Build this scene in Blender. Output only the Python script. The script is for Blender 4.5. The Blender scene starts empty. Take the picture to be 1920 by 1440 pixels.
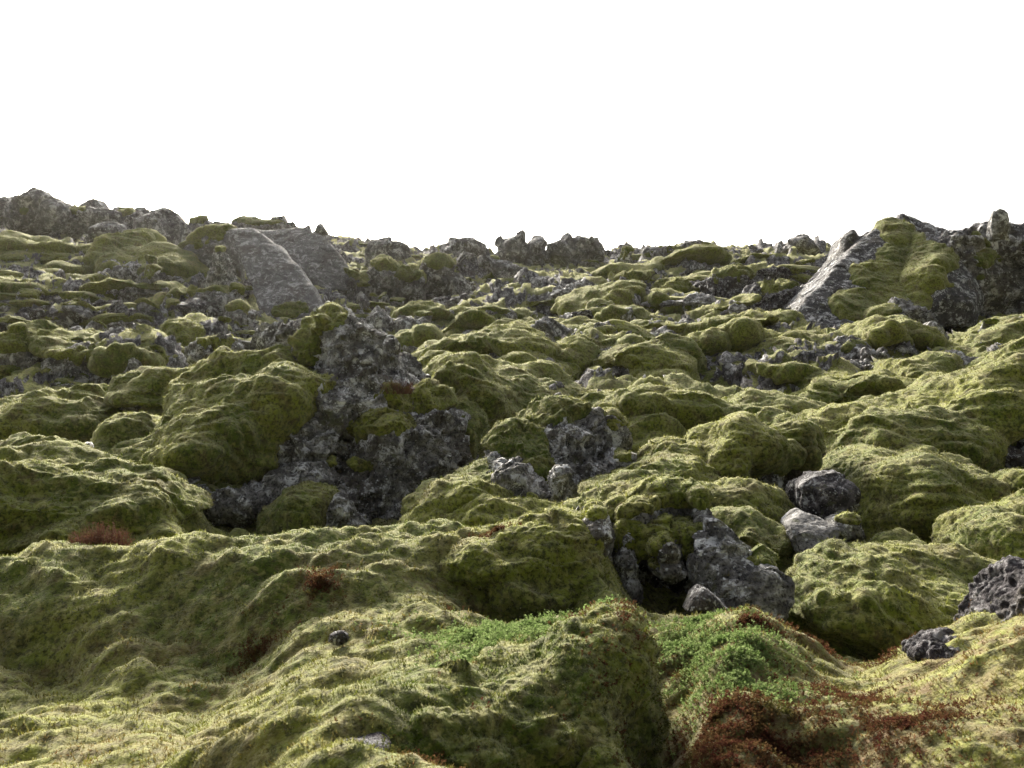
import bpy, bmesh, math, random
import numpy as np
from mathutils import Vector, Matrix
R = math.radians
random.seed(7)
rng = np.random.default_rng(11)
S = bpy.context.scene
COL = S.collection

# ------------------------------------------------------------------ camera, sky, sun, exposure
F_PX = 1844.0
CAM_Z = 1.6
cam_d = bpy.data.cameras.new("camera")
cam = bpy.data.objects.new("camera", cam_d); COL.objects.link(cam)
cam.location = (0, 0, CAM_Z); cam.rotation_euler = (R(90), 0, 0)
cam_d.sensor_width = 36.0
cam_d.lens = 36.0 * F_PX / 1920.0
cam_d.clip_start = 0.05; cam_d.clip_end = 3000
cam_d.dof.use_dof = True; cam_d.dof.focus_distance = 9.0; cam_d.dof.aperture_fstop = 8.0
S.camera = cam

SUN_EL, SUN_AZ = 26.0, -16.0      # degrees; azimuth from +Y, negative is to the left
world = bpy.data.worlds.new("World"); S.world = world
world.use_nodes = True
wn = world.node_tree
wn.nodes.clear()
sky = wn.nodes.new('ShaderNodeTexSky'); sky.sky_type = 'NISHITA'; sky.sun_disc = False
sky.sun_elevation = R(SUN_EL); sky.sun_rotation = R(SUN_AZ)
sky.air_density = 1.0; sky.dust_density = 6.0; sky.ozone_density = 1.0
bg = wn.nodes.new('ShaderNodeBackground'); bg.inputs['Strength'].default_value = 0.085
hs = wn.nodes.new('ShaderNodeHueSaturation'); hs.inputs['Saturation'].default_value = 0.28   # thin bright cloud
wo = wn.nodes.new('ShaderNodeOutputWorld')
wn.links.new(sky.outputs[0], hs.inputs['Color']); 
# added sky gradient: brighter towards the sun, dimmed behind to darken mound fronts
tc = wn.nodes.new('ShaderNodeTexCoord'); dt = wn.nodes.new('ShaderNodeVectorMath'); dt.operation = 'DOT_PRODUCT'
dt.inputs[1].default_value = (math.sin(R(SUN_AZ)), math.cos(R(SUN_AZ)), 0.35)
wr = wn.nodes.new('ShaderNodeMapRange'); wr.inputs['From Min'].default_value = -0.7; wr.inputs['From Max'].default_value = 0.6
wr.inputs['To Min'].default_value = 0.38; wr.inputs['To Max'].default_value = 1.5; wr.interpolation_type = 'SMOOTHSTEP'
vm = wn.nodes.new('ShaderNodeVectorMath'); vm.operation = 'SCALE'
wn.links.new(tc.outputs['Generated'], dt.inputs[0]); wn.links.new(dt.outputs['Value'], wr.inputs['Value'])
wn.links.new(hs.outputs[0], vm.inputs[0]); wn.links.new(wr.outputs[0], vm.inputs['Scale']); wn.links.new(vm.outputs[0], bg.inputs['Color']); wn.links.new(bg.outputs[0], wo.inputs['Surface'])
sun_d = bpy.data.lights.new("sun", 'SUN'); sun_d.energy = 4.3; sun_d.angle = R(11.0)
sun_d.color = (1.0, 0.93, 0.80)
sun = bpy.data.objects.new("sun", sun_d); COL.objects.link(sun)
sdir = Vector((math.sin(R(SUN_AZ)) * math.cos(R(SUN_EL)), math.cos(R(SUN_AZ)) * math.cos(R(SUN_EL)), math.sin(R(SUN_EL))))
sun.rotation_euler = sdir.to_track_quat('Z', 'Y').to_euler()
sun.location = sdir * 50
S.view_settings.view_transform = 'Standard'; S.view_settings.look = 'None'
S.view_settings.exposure = 1.35; S.view_settings.gamma = 1.0
S.render.engine = 'CYCLES'
S.cycles.max_bounces = 6; S.cycles.diffuse_bounces = 3; S.cycles.transmission_bounces = 3

# ------------------------------------------------------------------ noise in numpy
_p = np.random.default_rng(3).permutation(256).astype(np.int32)
PERM = np.concatenate([_p, _p, _p[:8]])
_g = np.random.default_rng(4).normal(size=(256, 3)); _g /= np.linalg.norm(_g, axis=1)[:, None]
GRAD = _g.astype(np.float32)
PTS = np.random.default_rng(5).random((256, 3)).astype(np.float32)
def _h(ix, iy, iz):
    return PERM[(PERM[(PERM[ix & 255] + iy) & 255] + iz) & 255]
def perlin(P):
    P = np.asarray(P, np.float32)
    I = np.floor(P).astype(np.int32); Fr = P - I
    U = Fr * Fr * Fr * (Fr * (Fr * 6 - 15) + 10)
    out = 0
    for dx in (0, 1):
        wx = U[:, 0] if dx else 1 - U[:, 0]
        for dy in (0, 1):
            wy = U[:, 1] if dy else 1 - U[:, 1]
            for dz in (0, 1):
                wz = U[:, 2] if dz else 1 - U[:, 2]
                g = GRAD[_h(I[:, 0] + dx, I[:, 1] + dy, I[:, 2] + dz)]
                dot = g[:, 0] * (Fr[:, 0] - dx) + g[:, 1] * (Fr[:, 1] - dy) + g[:, 2] * (Fr[:, 2] - dz)
                out = out + wx * wy * wz * dot
    return out * 1.6
def fbm(P, oct=4, lac=2.03, gain=0.5):
    P = np.asarray(P, np.float32); s = 0; a = 1.0
    for k in range(oct):
        s = s + a * perlin(P + 17.3 * k); P = P * lac; a *= gain
    return s
def billow(P, oct=3, gain=0.5):
    P = np.asarray(P, np.float32); s = 0; a = 1.0
    for k in range(oct):
        s = s + a * (np.abs(perlin(P + 9.1 * k)) * 2 - 0.6); P = P * 2.07; a *= gain
    return s
def worley(P):
    P = np.asarray(P, np.float32)
    I = np.floor(P).astype(np.int32); best = np.full(len(P), 9.0, np.float32); b2 = best.copy()
    for dx in (-1, 0, 1):
        for dy in (-1, 0, 1):
            for dz in (-1, 0, 1):
                c = I + np.array([dx, dy, dz], np.int32)
                q = PTS[_h(c[:, 0], c[:, 1], c[:, 2])] + c - P
                d = np.einsum('ij,ij->i', q, q)
                b2 = np.where(d < best, best, np.minimum(b2, d)); best = np.minimum(best, d)
    return np.sqrt(best), np.sqrt(b2)
def facets(P):
    """broken stone: every cell is a tilted flat face"""
    P = np.asarray(P, np.float32)
    I = np.floor(P).astype(np.int32); best = np.full(len(P), 9.0, np.float32)
    off = np.zeros_like(P); hid = np.zeros(len(P), np.int32)
    for dx in (-1, 0, 1):
        for dy in (-1, 0, 1):
            for dz in (-1, 0, 1):
                c = I + np.array([dx, dy, dz], np.int32); h = _h(c[:, 0], c[:, 1], c[:, 2])
                v = P - (PTS[h] + c); d = np.einsum('ij,ij->i', v, v); m = d < best
                best = np.where(m, d, best); off = np.where(m[:, None], v, off); hid = np.where(m, h, hid)
    return (off * GRAD[hid]).sum(1) + 0.45 * (PTS[hid, 0] - 0.5)
def sstep(a, b, x):
    t = np.clip((x - a) / (b - a), 0, 1); return t * t * (3 - 2 * t)

# ------------------------------------------------------------------ materials
def nt(name):
    m = bpy.data.materials.new(name); m.use_nodes = True
    t = m.node_tree; t.nodes.clear()
    return m, t
def N(t, typ, **kw):
    n = t.nodes.new(typ)
    for k, v in kw.items():
        if k in n.inputs: n.inputs[k].default_value = v
        else: setattr(n, k, v)
    return n
def noise_n(t, co, scale, detail=3.0, rough=0.55, dist=0.0):
    n = N(t, 'ShaderNodeTexNoise'); n.inputs['Scale'].default_value = scale; n.inputs['Detail'].default_value = detail
    n.inputs['Roughness'].default_value = rough; n.inputs['Distortion'].default_value = dist
    t.links.new(co, n.inputs['Vector']); return n.outputs[0]
def ramp(t, fac, a, b, c0=0.0, c1=1.0):
    n = N(t, 'ShaderNodeMapRange'); n.interpolation_type = 'SMOOTHSTEP'
    n.inputs['From Min'].default_value = a; n.inputs['From Max'].default_value = b
    n.inputs['To Min'].default_value = c0; n.inputs['To Max'].default_value = c1
    t.links.new(fac, n.inputs['Value']); return n.outputs[0]
def mix(t, fac, a, b):
    n = N(t, 'ShaderNodeMix'); n.data_type = 'RGBA'
    for s, v in ((0, fac), (6, a), (7, b)):
        if isinstance(v, (tuple, list)): n.inputs[s].default_value = (*v, 1) if len(v) == 3 else v
        elif isinstance(v, (int, float)): n.inputs[s].default_value = v
        else: t.links.new(v, n.inputs[s])
    return n.outputs[2]
def mth(t, op, a, b=None):
    n = N(t, 'ShaderNodeMath'); n.operation = op
    for s, v in ((0, a), (1, b)):
        if v is None: continue
        if isinstance(v, (int, float)): n.inputs[s].default_value = v
        else: t.links.new(v, n.inputs[s])
    return n.outputs[0]
def geo_pos(t):
    return N(t, 'ShaderNodeNewGeometry').outputs['Position']

def moss_colour(t, co):
    """moss: olive, yellow green, dry brown and hoary grey patches"""
    big = noise_n(t, co, 0.9, 4); mid = noise_n(t, co, 5.0, 4, 0.6); fine = noise_n(t, co, 34.0, 4, 0.75)
    c = mix(t, ramp(t, big, 0.40, 0.62), (0.062, 0.096, 0.006), (0.175, 0.195, 0.022))
    c = mix(t, ramp(t, mid, 0.42, 0.75), c, (0.20, 0.185, 0.060))
    c = mix(t, ramp(t, noise_n(t, co, 2.1, 5, 0.62), 0.55, 0.68, 0, 0.75), c, (0.095, 0.068, 0.030))
    c = mix(t, ramp(t, noise_n(t, co, 1.3, 3, 0.5, 0.6), 0.60, 0.72, 0, 0.8), c, (0.10, 0.14, 0.016))
    c = mix(t, ramp(t, noise_n(t, co, 10.0, 4, 0.65), 0.54, 0.68, 0, 0.8), c, (0.060, 0.042, 0.022))
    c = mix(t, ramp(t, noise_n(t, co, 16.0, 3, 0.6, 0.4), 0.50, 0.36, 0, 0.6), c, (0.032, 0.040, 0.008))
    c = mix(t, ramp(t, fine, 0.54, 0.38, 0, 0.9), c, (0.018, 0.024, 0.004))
    c = mix(t, ramp(t, noise_n(t, co, 21.0, 3, 0.7), 0.52, 0.66, 0, 0.7), c, (0.25, 0.24, 0.075))
    return c, fine, mid

def make_moss(name='moss', rock_mask=False):
    m, t = nt(name); co = geo_pos(t)
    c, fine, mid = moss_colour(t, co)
    bs = N(t, 'ShaderNodeBsdfPrincipled'); bs.inputs['Roughness'].default_value = 0.95
    bs.inputs['Specular IOR Level'].default_value = 0.1
    bs.inputs['Sheen Weight'].default_value = 0.35; bs.inputs['Sheen Roughness'].default_value = 0.6
    bs.inputs['Sheen Tint'].default_value = (0.9, 0.85, 0.55, 1)
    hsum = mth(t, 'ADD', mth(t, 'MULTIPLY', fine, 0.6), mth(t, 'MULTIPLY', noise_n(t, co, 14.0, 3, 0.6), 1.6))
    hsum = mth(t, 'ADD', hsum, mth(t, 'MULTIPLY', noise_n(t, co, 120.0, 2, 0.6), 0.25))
    if rock_mask:
        at = N(t, 'ShaderNodeAttribute'); at.attribute_name = 'rock'
        rk, rh = rock_colour(t, co, 1.0, base=(0.06, 0.056, 0.058), light=(0.19, 0.18, 0.175), lich=0.45)
        red = N(t, 'ShaderNodeAttribute'); red.attribute_name = 'heath'
        rf = mth(t, 'MULTIPLY', red.outputs['Fac'], ramp(t, noise_n(t, co, 9.0, 4, 0.65), 0.38, 0.62))
        c = mix(t, rf, c, mix(t, ramp(t, noise_n(t, co, 30.0, 2), 0.4, 0.6), (0.085, 0.032, 0.018), (0.10, 0.065, 0.022)))
        mk = ramp(t, mth(t, 'ADD', at.outputs['Fac'], mth(t, 'MULTIPLY', mth(t, 'SUBTRACT', noise_n(t, co, 7.0, 4, 0.6), 0.5), 0.9)), 0.42, 0.58)
        c = mix(t, mk, c, rk)
        hm = N(t, 'ShaderNodeMix'); hm.data_type = 'FLOAT'
        t.links.new(mk, hm.inputs[0]); t.links.new(hsum, hm.inputs[2]); t.links.new(rh, hm.inputs[3]); hsum = hm.outputs[0]
        sw = mth(t, 'MULTIPLY', mth(t, 'SUBTRACT', 1.0, mk), 0.35); t.links.new(sw, bs.inputs['Sheen Weight'])
    bp = N(t, 'ShaderNodeBump'); bp.inputs['Strength'].default_value = 1.0; bp.inputs['Distance'].default_value = 0.012
    t.links.new(hsum, bp.inputs['Height']); t.links.new(bp.outputs[0], bs.inputs['Normal'])
    t.links.new(c, bs.inputs['Base Color'])
    o = N(t, 'ShaderNodeOutputMaterial'); t.links.new(bs.outputs[0], o.inputs['Surface'])
    return m

def rock_colour(t, co, k=1.0, base=(0.115, 0.110, 0.104), light=(0.37, 0.355, 0.33), lich=1.0):
    big = noise_n(t, co, 1.6 * k, 5, 0.62); mid = noise_n(t, co, 9.0 * k, 5, 0.68); fine = noise_n(t, co, 45.0 * k, 4, 0.7)
    c = mix(t, ramp(t, mid, 0.40, 0.62), base, light)
    c = mix(t, ramp(t, big, 0.50, 0.66, 0, 0.6), c, (0.105, 0.088, 0.066))
    c = mix(t, ramp(t, fine, 0.50, 0.38, 0, 0.85), c, (0.020, 0.018, 0.019))
    # lichen crusts: pale patches with ragged edges, and small specks
    zone = ramp(t, noise_n(t, co, 2.7 * k, 3, 0.6), 0.40, 0.52)
    l1 = ramp(t, noise_n(t, co, 9.0 * k, 7, 0.78, 0.6), 0.54, 0.58)
    l1 = mth(t, 'MULTIPLY', l1, zone)
    l1 = mth(t, 'MAXIMUM', l1, mth(t, 'MULTIPLY', ramp(t, noise_n(t, co, 4.5 * k, 8, 0.8, 0.6), 0.57, 0.59), 0.95))
    vo = N(t, 'ShaderNodeTexVoronoi'); vo.inputs['Scale'].default_value = 22.0 * k; t.links.new(co, vo.inputs['Vector'])
    l2 = ramp(t, vo.outputs['Distance'], 0.26, 0.18)
    l2 = mth(t, 'MULTIPLY', l2, ramp(t, noise_n(t, co, 6.0 * k, 2), 0.52, 0.60))
    c = mix(t, mth(t, 'MULTIPLY', mth(t, 'MAXIMUM', l1, l2), 0.9 * lich), c, (0.80, 0.80, 0.79))
    c = mix(t, ramp(t, noise_n(t, co, 5.0 * k, 4, 0.6, 0.5), 0.62, 0.70, 0, 0.7), c, (0.10, 0.105, 0.045))
    h = mth(t, 'ADD', mth(t, 'MULTIPLY', mid, 1.4), mth(t, 'MULTIPLY', fine, 0.6))
    return c, h

def make_rock(name, k=1.0, bump=0.05, **kw):
    m, t = nt(name); co = geo_pos(t)
    c, h = rock_colour(t, co, k, **kw)
    bs = N(t, 'ShaderNodeBsdfPrincipled'); bs.inputs['Roughness'].default_value = 0.85
    bs.inputs['Specular IOR Level'].default_value = 0.3
    bp = N(t, 'ShaderNodeBump'); bp.inputs['Strength'].default_value = 1.0; bp.inputs['Distance'].default_value = bump
    t.links.new(h, bp.inputs['Height']); t.links.new(bp.outputs[0], bs.inputs['Normal'])
    t.links.new(c, bs.inputs['Base Color'])
    o = N(t, 'ShaderNodeOutputMaterial'); t.links.new(bs.outputs[0], o.inputs['Surface'])
    return m

def make_leafy(name, ca, cb, cc=None, trans=0.45, scale=30.0):
    m, t = nt(name); co = geo_pos(t)
    c = mix(t, ramp(t, noise_n(t, co, scale, 3, 0.7), 0.38, 0.62), ca, cb)
    if cc: c = mix(t, ramp(t, noise_n(t, co, 3.2, 4, 0.6), 0.52, 0.66), c, cc)
    d = N(t, 'ShaderNodeBsdfDiffuse'); tr = N(t, 'ShaderNodeBsdfTranslucent')
    t.links.new(c, d.inputs['Color']); t.links.new(c, tr.inputs['Color'])
    ms = N(t, 'ShaderNodeMixShader'); ms.inputs[0].default_value = trans
    t.links.new(d.outputs[0], ms.inputs[1]); t.links.new(tr.outputs[0], ms.inputs[2])
    o = N(t, 'ShaderNodeOutputMaterial'); t.links.new(ms.outputs[0], o.inputs['Surface'])
    return m

M_MOSS = make_moss('moss')
M_GROUND = make_moss('mossy_ground', True)
M_ROCK = make_rock('lava_rock')
M_SLAB = make_rock('slab_rock', 0.8, base=(0.145, 0.138, 0.13), light=(0.195, 0.187, 0.178), lich=0.45, bump=0.02)
M_RIDGE = make_rock('ridge_rock', 0.5, bump=0.08, base=(0.10, 0.094, 0.094), light=(0.27, 0.255, 0.245), lich=0.8)
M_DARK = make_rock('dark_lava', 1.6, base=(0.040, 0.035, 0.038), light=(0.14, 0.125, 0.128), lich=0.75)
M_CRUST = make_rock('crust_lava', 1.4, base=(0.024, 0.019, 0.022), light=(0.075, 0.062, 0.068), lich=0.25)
M_TILT = make_rock('tilted_slab_shaded', 0.8, bump=0.06, base=(0.055, 0.052, 0.055), light=(0.12, 0.115, 0.115), lich=0.8)  # base colour darkened in place of shade on the tilted slab face
def make_fibre():   # hoary shoot tips; browner where heath grows through
    m, t = nt('moss_fibre'); co = geo_pos(t)
    c, fine, mid = moss_colour(t, co)
    c = mix(t, ramp(t, noise_n(t, co, 38.0, 3, 0.8), 0.46, 0.62, 0.0, 0.55), c, (0.42, 0.40, 0.22))
    ah = N(t, 'ShaderNodeAttribute'); ah.attribute_name = 'heath'
    c = mix(t, mth(t, 'MULTIPLY', ah.outputs['Fac'], ramp(t, noise_n(t, co, 11.0, 4, 0.65), 0.36, 0.56)), c, mix(t, ramp(t, noise_n(t, co, 45.0, 2), 0.42, 0.58), (0.17, 0.06, 0.03), (0.16, 0.13, 0.045)))
    d = N(t, 'ShaderNodeBsdfDiffuse'); tr = N(t, 'ShaderNodeBsdfTranslucent')
    t.links.new(c, d.inputs['Color']); t.links.new(c, tr.inputs['Color'])
    ms = N(t, 'ShaderNodeMixShader'); ms.inputs[0].default_value = 0.45
    t.links.new(d.outputs[0], ms.inputs[1]); t.links.new(tr.outputs[0], ms.inputs[2])
    o = N(t, 'ShaderNodeOutputMaterial'); t.links.new(ms.outputs[0], o.inputs['Surface'])
    return m
M_FIB = make_fibre()
M_GREEN = make_leafy('crowberry_leaf', (0.12, 0.185, 0.05), (0.23, 0.29, 0.115))
M_RED = make_leafy('heath_leaf', (0.085, 0.030, 0.020), (0.105, 0.065, 0.028), (0.085, 0.095, 0.025))
M_TWIG = make_leafy('twig', (0.17, 0.10, 0.075), (0.11, 0.06, 0.045), trans=0.1)

# ------------------------------------------------------------------ pixel + distance -> place
def at(px, py, d):
    return np.array([(px - 960) / F_PX * d, d, CAM_Z + (720 - py) / F_PX * d])

def tag(o, label=None, cat=None, group=None, kind=None):
    if label: o['label'] = label
    if cat: o['category'] = cat
    if group: o['group'] = group
    if kind: o['kind'] = kind
    return o

def mesh_from(name, V, Fc, mats, mat_idx=None, smooth=True, attrs=None):
    """Fc: array (n,3) or (n,4), or a list of such arrays"""
    me = bpy.data.meshes.new(name)
    V = np.ascontiguousarray(V, np.float32)
    arrs = Fc if isinstance(Fc, list) else [Fc]
    arrs = [a for a in arrs if len(a)]
    me.vertices.add(len(V)); me.vertices.foreach_set('co', V.ravel())
    nl = sum(a.size for a in arrs); nf = sum(len(a) for a in arrs)
    me.loops.add(nl); me.loops.foreach_set('vertex_index', np.concatenate([a.ravel() for a in arrs]).astype(np.int32))
    me.polygons.add(nf)
    tot = np.concatenate([np.full(len(a), a.shape[1]) for a in arrs]).astype(np.int32)
    st = np.concatenate([[0], np.cumsum(tot)[:-1]]).astype(np.int32)
    me.polygons.foreach_set('loop_start', st)
    try: me.polygons.foreach_set('loop_total', tot)
    except Exception: pass
    if mat_idx is not None: me.polygons.foreach_set('material_index', mat_idx.astype(np.int32))
    me.polygons.foreach_set('use_smooth', np.full(nf, smooth))
    for m in mats: me.materials.append(m)
    for k, v in (attrs or {}).items():
        a = me.attributes.new(k, 'FLOAT', 'POINT')
        a.data.foreach_set('value', np.ascontiguousarray(v, np.float32))
    me.update(calc_edges=True)
    return me

def vnormals(V, Fq):
    if Fq.shape[1] == 4: n = np.cross(V[Fq[:, 2]] - V[Fq[:, 0]], V[Fq[:, 3]] - V[Fq[:, 1]])
    else: n = np.cross(V[Fq[:, 1]] - V[Fq[:, 0]], V[Fq[:, 2]] - V[Fq[:, 0]])
    out = np.zeros_like(V)
    for k in range(Fq.shape[1]):
        for a in range(3):
            out[:, a] += np.bincount(Fq[:, k], n[:, a], len(V))
    return out / np.maximum(np.linalg.norm(out, axis=1)[:, None], 1e-9), n

FIBRES = [0]
def fibres(V, Fq, VN, mask=None, dens=1.0, rmax=46.0, slot=1):
    """short hair-tipped moss shoots standing on the surface, as (verts, tris)"""
    C = V[Fq].mean(1); fn = VN[Fq].mean(1)
    if Fq.shape[1] == 4: ar = 0.5 * np.linalg.norm(np.cross(V[Fq[:, 2]] - V[Fq[:, 0]], V[Fq[:, 3]] - V[Fq[:, 1]]), axis=1)
    else: ar = 0.5 * np.linalg.norm(np.cross(V[Fq[:, 1]] - V[Fq[:, 0]], V[Fq[:, 2]] - V[Fq[:, 0]]), axis=1)
    to = C - np.array([0, 0, CAM_Z]); r = np.linalg.norm(to, axis=1)
    ok = (C[:, 1] > 1.5) & (np.abs(C[:, 0]) < 0.62 * C[:, 1] + 0.5) & (r < rmax)
    ok &= ((CAM_Z - C[:, 2]) < 0.50 * C[:, 1])
    facing = -(fn * to).sum(1) / r
    ok &= facing > -0.35
    rho = 105000.0 * dens / np.maximum(r, 2.2) ** 2 * sstep(rmax, rmax * 0.6, r)
    w = ar * rho * ok
    if mask is not None: w = w * mask[Fq].mean(1)
    cnt = np.floor(w + rng.random(len(w))).astype(int)
    idx = np.repeat(np.arange(len(Fq)), cnt)
    n = len(idx)
    if n == 0: return np.zeros((0, 3)), np.zeros((0, 3), int)
    bw = rng.dirichlet(np.ones(Fq.shape[1]), n)
    P = (V[Fq[idx]] * bw[:, :, None]).sum(1)
    Nn = fn[idx]
    rr = r[idx]
    L = (0.0075 + 0.0015 * rr) * rng.uniform(0.6, 1.4, n) * (1 + 0.9 * perlin(P * 13.0))
    D = Nn + rng.normal(0, 0.50, (n, 3)) + np.array([0, 0, 0.25])
    D /= np.linalg.norm(D, axis=1)[:, None]
    Sd = np.cross(D, rng.normal(size=(n, 3))); Sd /= np.linalg.norm(Sd, axis=1)[:, None]
    w_ = (L * 0.17)[:, None]
    P = P - Nn * (L * 0.15)[:, None]
    VV = np.stack([P - Sd * w_, P + Sd * w_, P + D * L[:, None]], 1).reshape(-1, 3)
    FIBRES[0] += n
    return VV, np.arange(3 * n).reshape(-1, 3)

# ------------------------------------------------------------------ the hillside: ground height from surveyed points
RIDGE = [(-700, 400), (-200, 385), (0, 400), (150, 418), (300, 436), (450, 446), (600, 450), (750, 474), (900, 482), (1050, 484),
         (1200, 480), (1350, 474), (1550, 476), (1700, 474), (1920, 455), (2200, 440), (2700, 420)]
def ridge_py(px): return np.interp(px, [a for a, b in RIDGE], [b for a, b in RIDGE])
FORE = {
 -400: [(1620, 2.7), (1500, 3.1), (1400, 3.7), (1320, 4.4), (1260, 4.8), (1150, 5.05), (1050, 5.3), (1022, 5.7), (1050, 6.6)],
 -100: [(1620, 2.6), (1500, 3.0), (1400, 3.6), (1315, 4.3), (1270, 4.75), (1160, 5.0), (1050, 5.2), (1022, 5.55), (1050, 6.3)],
 100: [(1620, 2.6), (1490, 3.0), (1395, 3.6), (1310, 4.25), (1265, 4.7), (1150, 4.98), (1050, 5.18), (1024, 5.5), (1050, 6.3)],
 300: [(1600, 2.5), (1440, 2.95), (1400, 3.3), (1350, 3.9), (1275, 4.4), (1220, 4.75), (1110, 5.0), (1030, 5.2), (1008, 5.6), (1035, 6.4)],
 440: [(1560, 2.4), (1430, 2.75), (1385, 2.95), (1410, 3.2), (1370, 3.7), (1290, 4.2), (1220, 4.65), (1110, 4.95), (1030, 5.15), (1003, 5.5), (1035, 6.4)],
 570: [(1550, 2.3), (1440, 2.5), (1350, 2.8), (1312, 3.05), (1340, 3.4), (1280, 3.85), (1200, 4.3), (1140, 4.65), (1060, 5.0), (1003, 5.4), (998, 5.8), (1025, 6.6)],
 720: [(1550, 2.2), (1440, 2.4), (1330, 2.75), (1262, 3.15), (1290, 3.55), (1225, 4.0), (1175, 4.4), (1110, 4.8), (1045, 5.1), (993, 5.5), (990, 5.9), (1020, 6.7)],
 870: [(1560, 2.2), (1440, 2.45), (1310, 2.85), (1232, 3.25), (1238, 3.55), (1200, 4.0), (1155, 4.5), (1125, 4.85), (1060, 5.1), (1000, 5.4), (982, 5.8), (1010, 6.6)],
 1000: [(1600, 2.3), (1480, 2.6), (1330, 3.05), (1240, 3.5), (1180, 4.0), (1150, 4.5), (1130, 4.85), (1050, 5.1), (980, 5.4), (968, 5.7), (1000, 6.4)],
 1090: [(1650, 2.4), (1550, 2.7), (1380, 3.2), (1260, 3.7), (1180, 4.2), (1150, 4.6), (1120, 4.95), (1040, 5.15), (965, 5.4), (975, 5.8), (1000, 6.4)],
 1215: [(1650, 2.5), (1600, 2.8), (1520, 3.2), (1400, 3.6), (1270, 4.05), (1185, 4.45), (1148, 4.8), (1160, 5.3), (1150, 5.8), (1060, 6.5)],
 1350: [(1600, 2.4), (1440, 2.95), (1320, 3.35), (1230, 3.8), (1170, 4.3), (1148, 4.7), (1165, 5.1), (1150, 5.8), (1050, 6.6)],
 1480: [(1600, 2.4), (1440, 2.95), (1330, 3.35), (1255, 3.8), (1195, 4.3), (1178, 4.6), (1205, 5.1), (1170, 5.8), (1060, 6.6)],
 1600: [(1600, 2.4), (1440, 2.9), (1340, 3.25), (1275, 3.7), (1238, 4.15), (1240, 4.5), (1215, 5.1), (1170, 5.8), (1070, 6.6)],
 1750: [(1600, 2.3), (1440, 2.75), (1320, 3.15), (1240, 3.6), (1200, 4.05), (1195, 4.4), (1195, 5.0), (1140, 5.8), (1065, 6.6)],
 1920: [(1600, 2.2), (1440, 2.65), (1300, 3.05), (1190, 3.5), (1150, 3.9), (1120, 4.4), (1110, 5.0), (1075, 5.8), (1035, 6.6)],
 2300: [(1600, 2.2), (1440, 2.65), (1300, 3.05), (1200, 3.5), (1150, 3.9), (1120, 4.4), (1110, 5.0), (1075, 5.8), (1035, 6.6)],
}
FAR = [(8.0, 1000), (9.2, 985), (10.5, 945), (12.5, 872), (15, 795), (19, 708), (24, 640), (30, 585), (37, 540), (46, 500)]
ctrl = []
for px, col in FORE.items():
    for py, d in col: ctrl.append((px, py, d))
for px in (-700, -400, -100, 150, 400, 650, 900, 1150, 1400, 1650, 1920, 2300):
    rp = float(ridge_py(px)); k = (rp - 478)
    for d, py in FAR: ctrl.append((px, py + k * sstep(8, 55, np.array(d)).item(), d))
    ctrl.append((px, rp, 58)); zt = (720 - rp) / F_PX * 58
    for d2, dz in ((70, 0.6), (95, -2.5), (200, -14), (600, -60)):
        ctrl.append((px, 720 - (zt + dz) / d2 * F_PX, d2))
    for d2 in (1.6, 1.0, 0.5): ctrl.append((px, 720 + 1.36 / d2 * F_PX, d2))
ctrl += [(1250, 860, 10.5), (1560, 985, 9.4), (1880, 975, 9.0)]
_c = np.array(ctrl, float)
# control space: (horizontal angle, log distance) -> height divided by distance
CU = np.stack([(_c[:, 0] - 960) / F_PX * 2.2, np.log(_c[:, 2]) * 1.0], 1)
CZ = (720 - _c[:, 1]) / F_PX
def _tps(r2): return 0.5 * r2 * np.log(r2 + 1e-12)
_n = len(CU)
_A = np.zeros((_n + 3, _n + 3)); _r2 = ((CU[:, None] - CU[None]) ** 2).sum(-1)
_A[:_n, :_n] = _tps(_r2) + np.eye(_n) * 4e-4
_A[:_n, _n] = 1; _A[:_n, _n + 1:] = CU; _A[_n, :_n] = 1; _A[_n + 1:, :_n] = CU.T
_W = np.linalg.solve(_A, np.concatenate([CZ, np.zeros(3)]))
def elev(u, v):
    out = np.zeros(len(u))
    for i in range(0, len(u), 20000):
        a = np.stack([u[i:i + 20000], v[i:i + 20000]], 1)
        r2 = ((a[:, None] - CU[None]) ** 2).sum(-1)
        out[i:i + 20000] = _tps(r2) @ _W[:_n] + _W[_n] + a @ _W[_n + 1:]
    return out
GU = np.linspace(-2.3, 2.3, 330); GV = np.linspace(math.log(0.5), math.log(600), 520)
_gu, _gv = np.meshgrid(GU, GV, indexing='ij')
GE = elev(_gu.ravel(), _gv.ravel()).reshape(_gu.shape)
def base_z(x, y):
    """smooth hillside height at (x, y)"""
    az = np.arctan2(x, y); r = np.hypot(x, y)
    azc = np.clip(az, -0.72, 0.72)
    u = np.tan(azc) * 2.2; d = np.maximum(r * np.cos(azc), 0.5)
    v = np.log(d)
    fu = np.clip((u - GU[0]) / (GU[1] - GU[0]), 0, len(GU) - 1.001); fv = np.clip((v - GV[0]) / (GV[1] - GV[0]), 0, len(GV) - 1.001)
    iu = fu.astype(int); iv = fv.astype(int); a = fu - iu; b = fv - iv
    e = (GE[iu, iv] * (1 - a) + GE[iu + 1, iv] * a) * (1 - b) + (GE[iu, iv + 1] * (1 - a) + GE[iu + 1, iv + 1] * a) * b
    z = e * d
    # far round to the sides and behind, settle to an ordinary rolling level
    side = sstep(0.75, 1.8, np.abs(az))
    zb = -1.4 + 0.9 * perlin(np.stack([x * 0.06, y * 0.06, 0 * x], 1)) - 0.02 * r
    return CAM_Z + z * (1 - side) + np.minimum(zb, -1.3) * side

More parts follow.
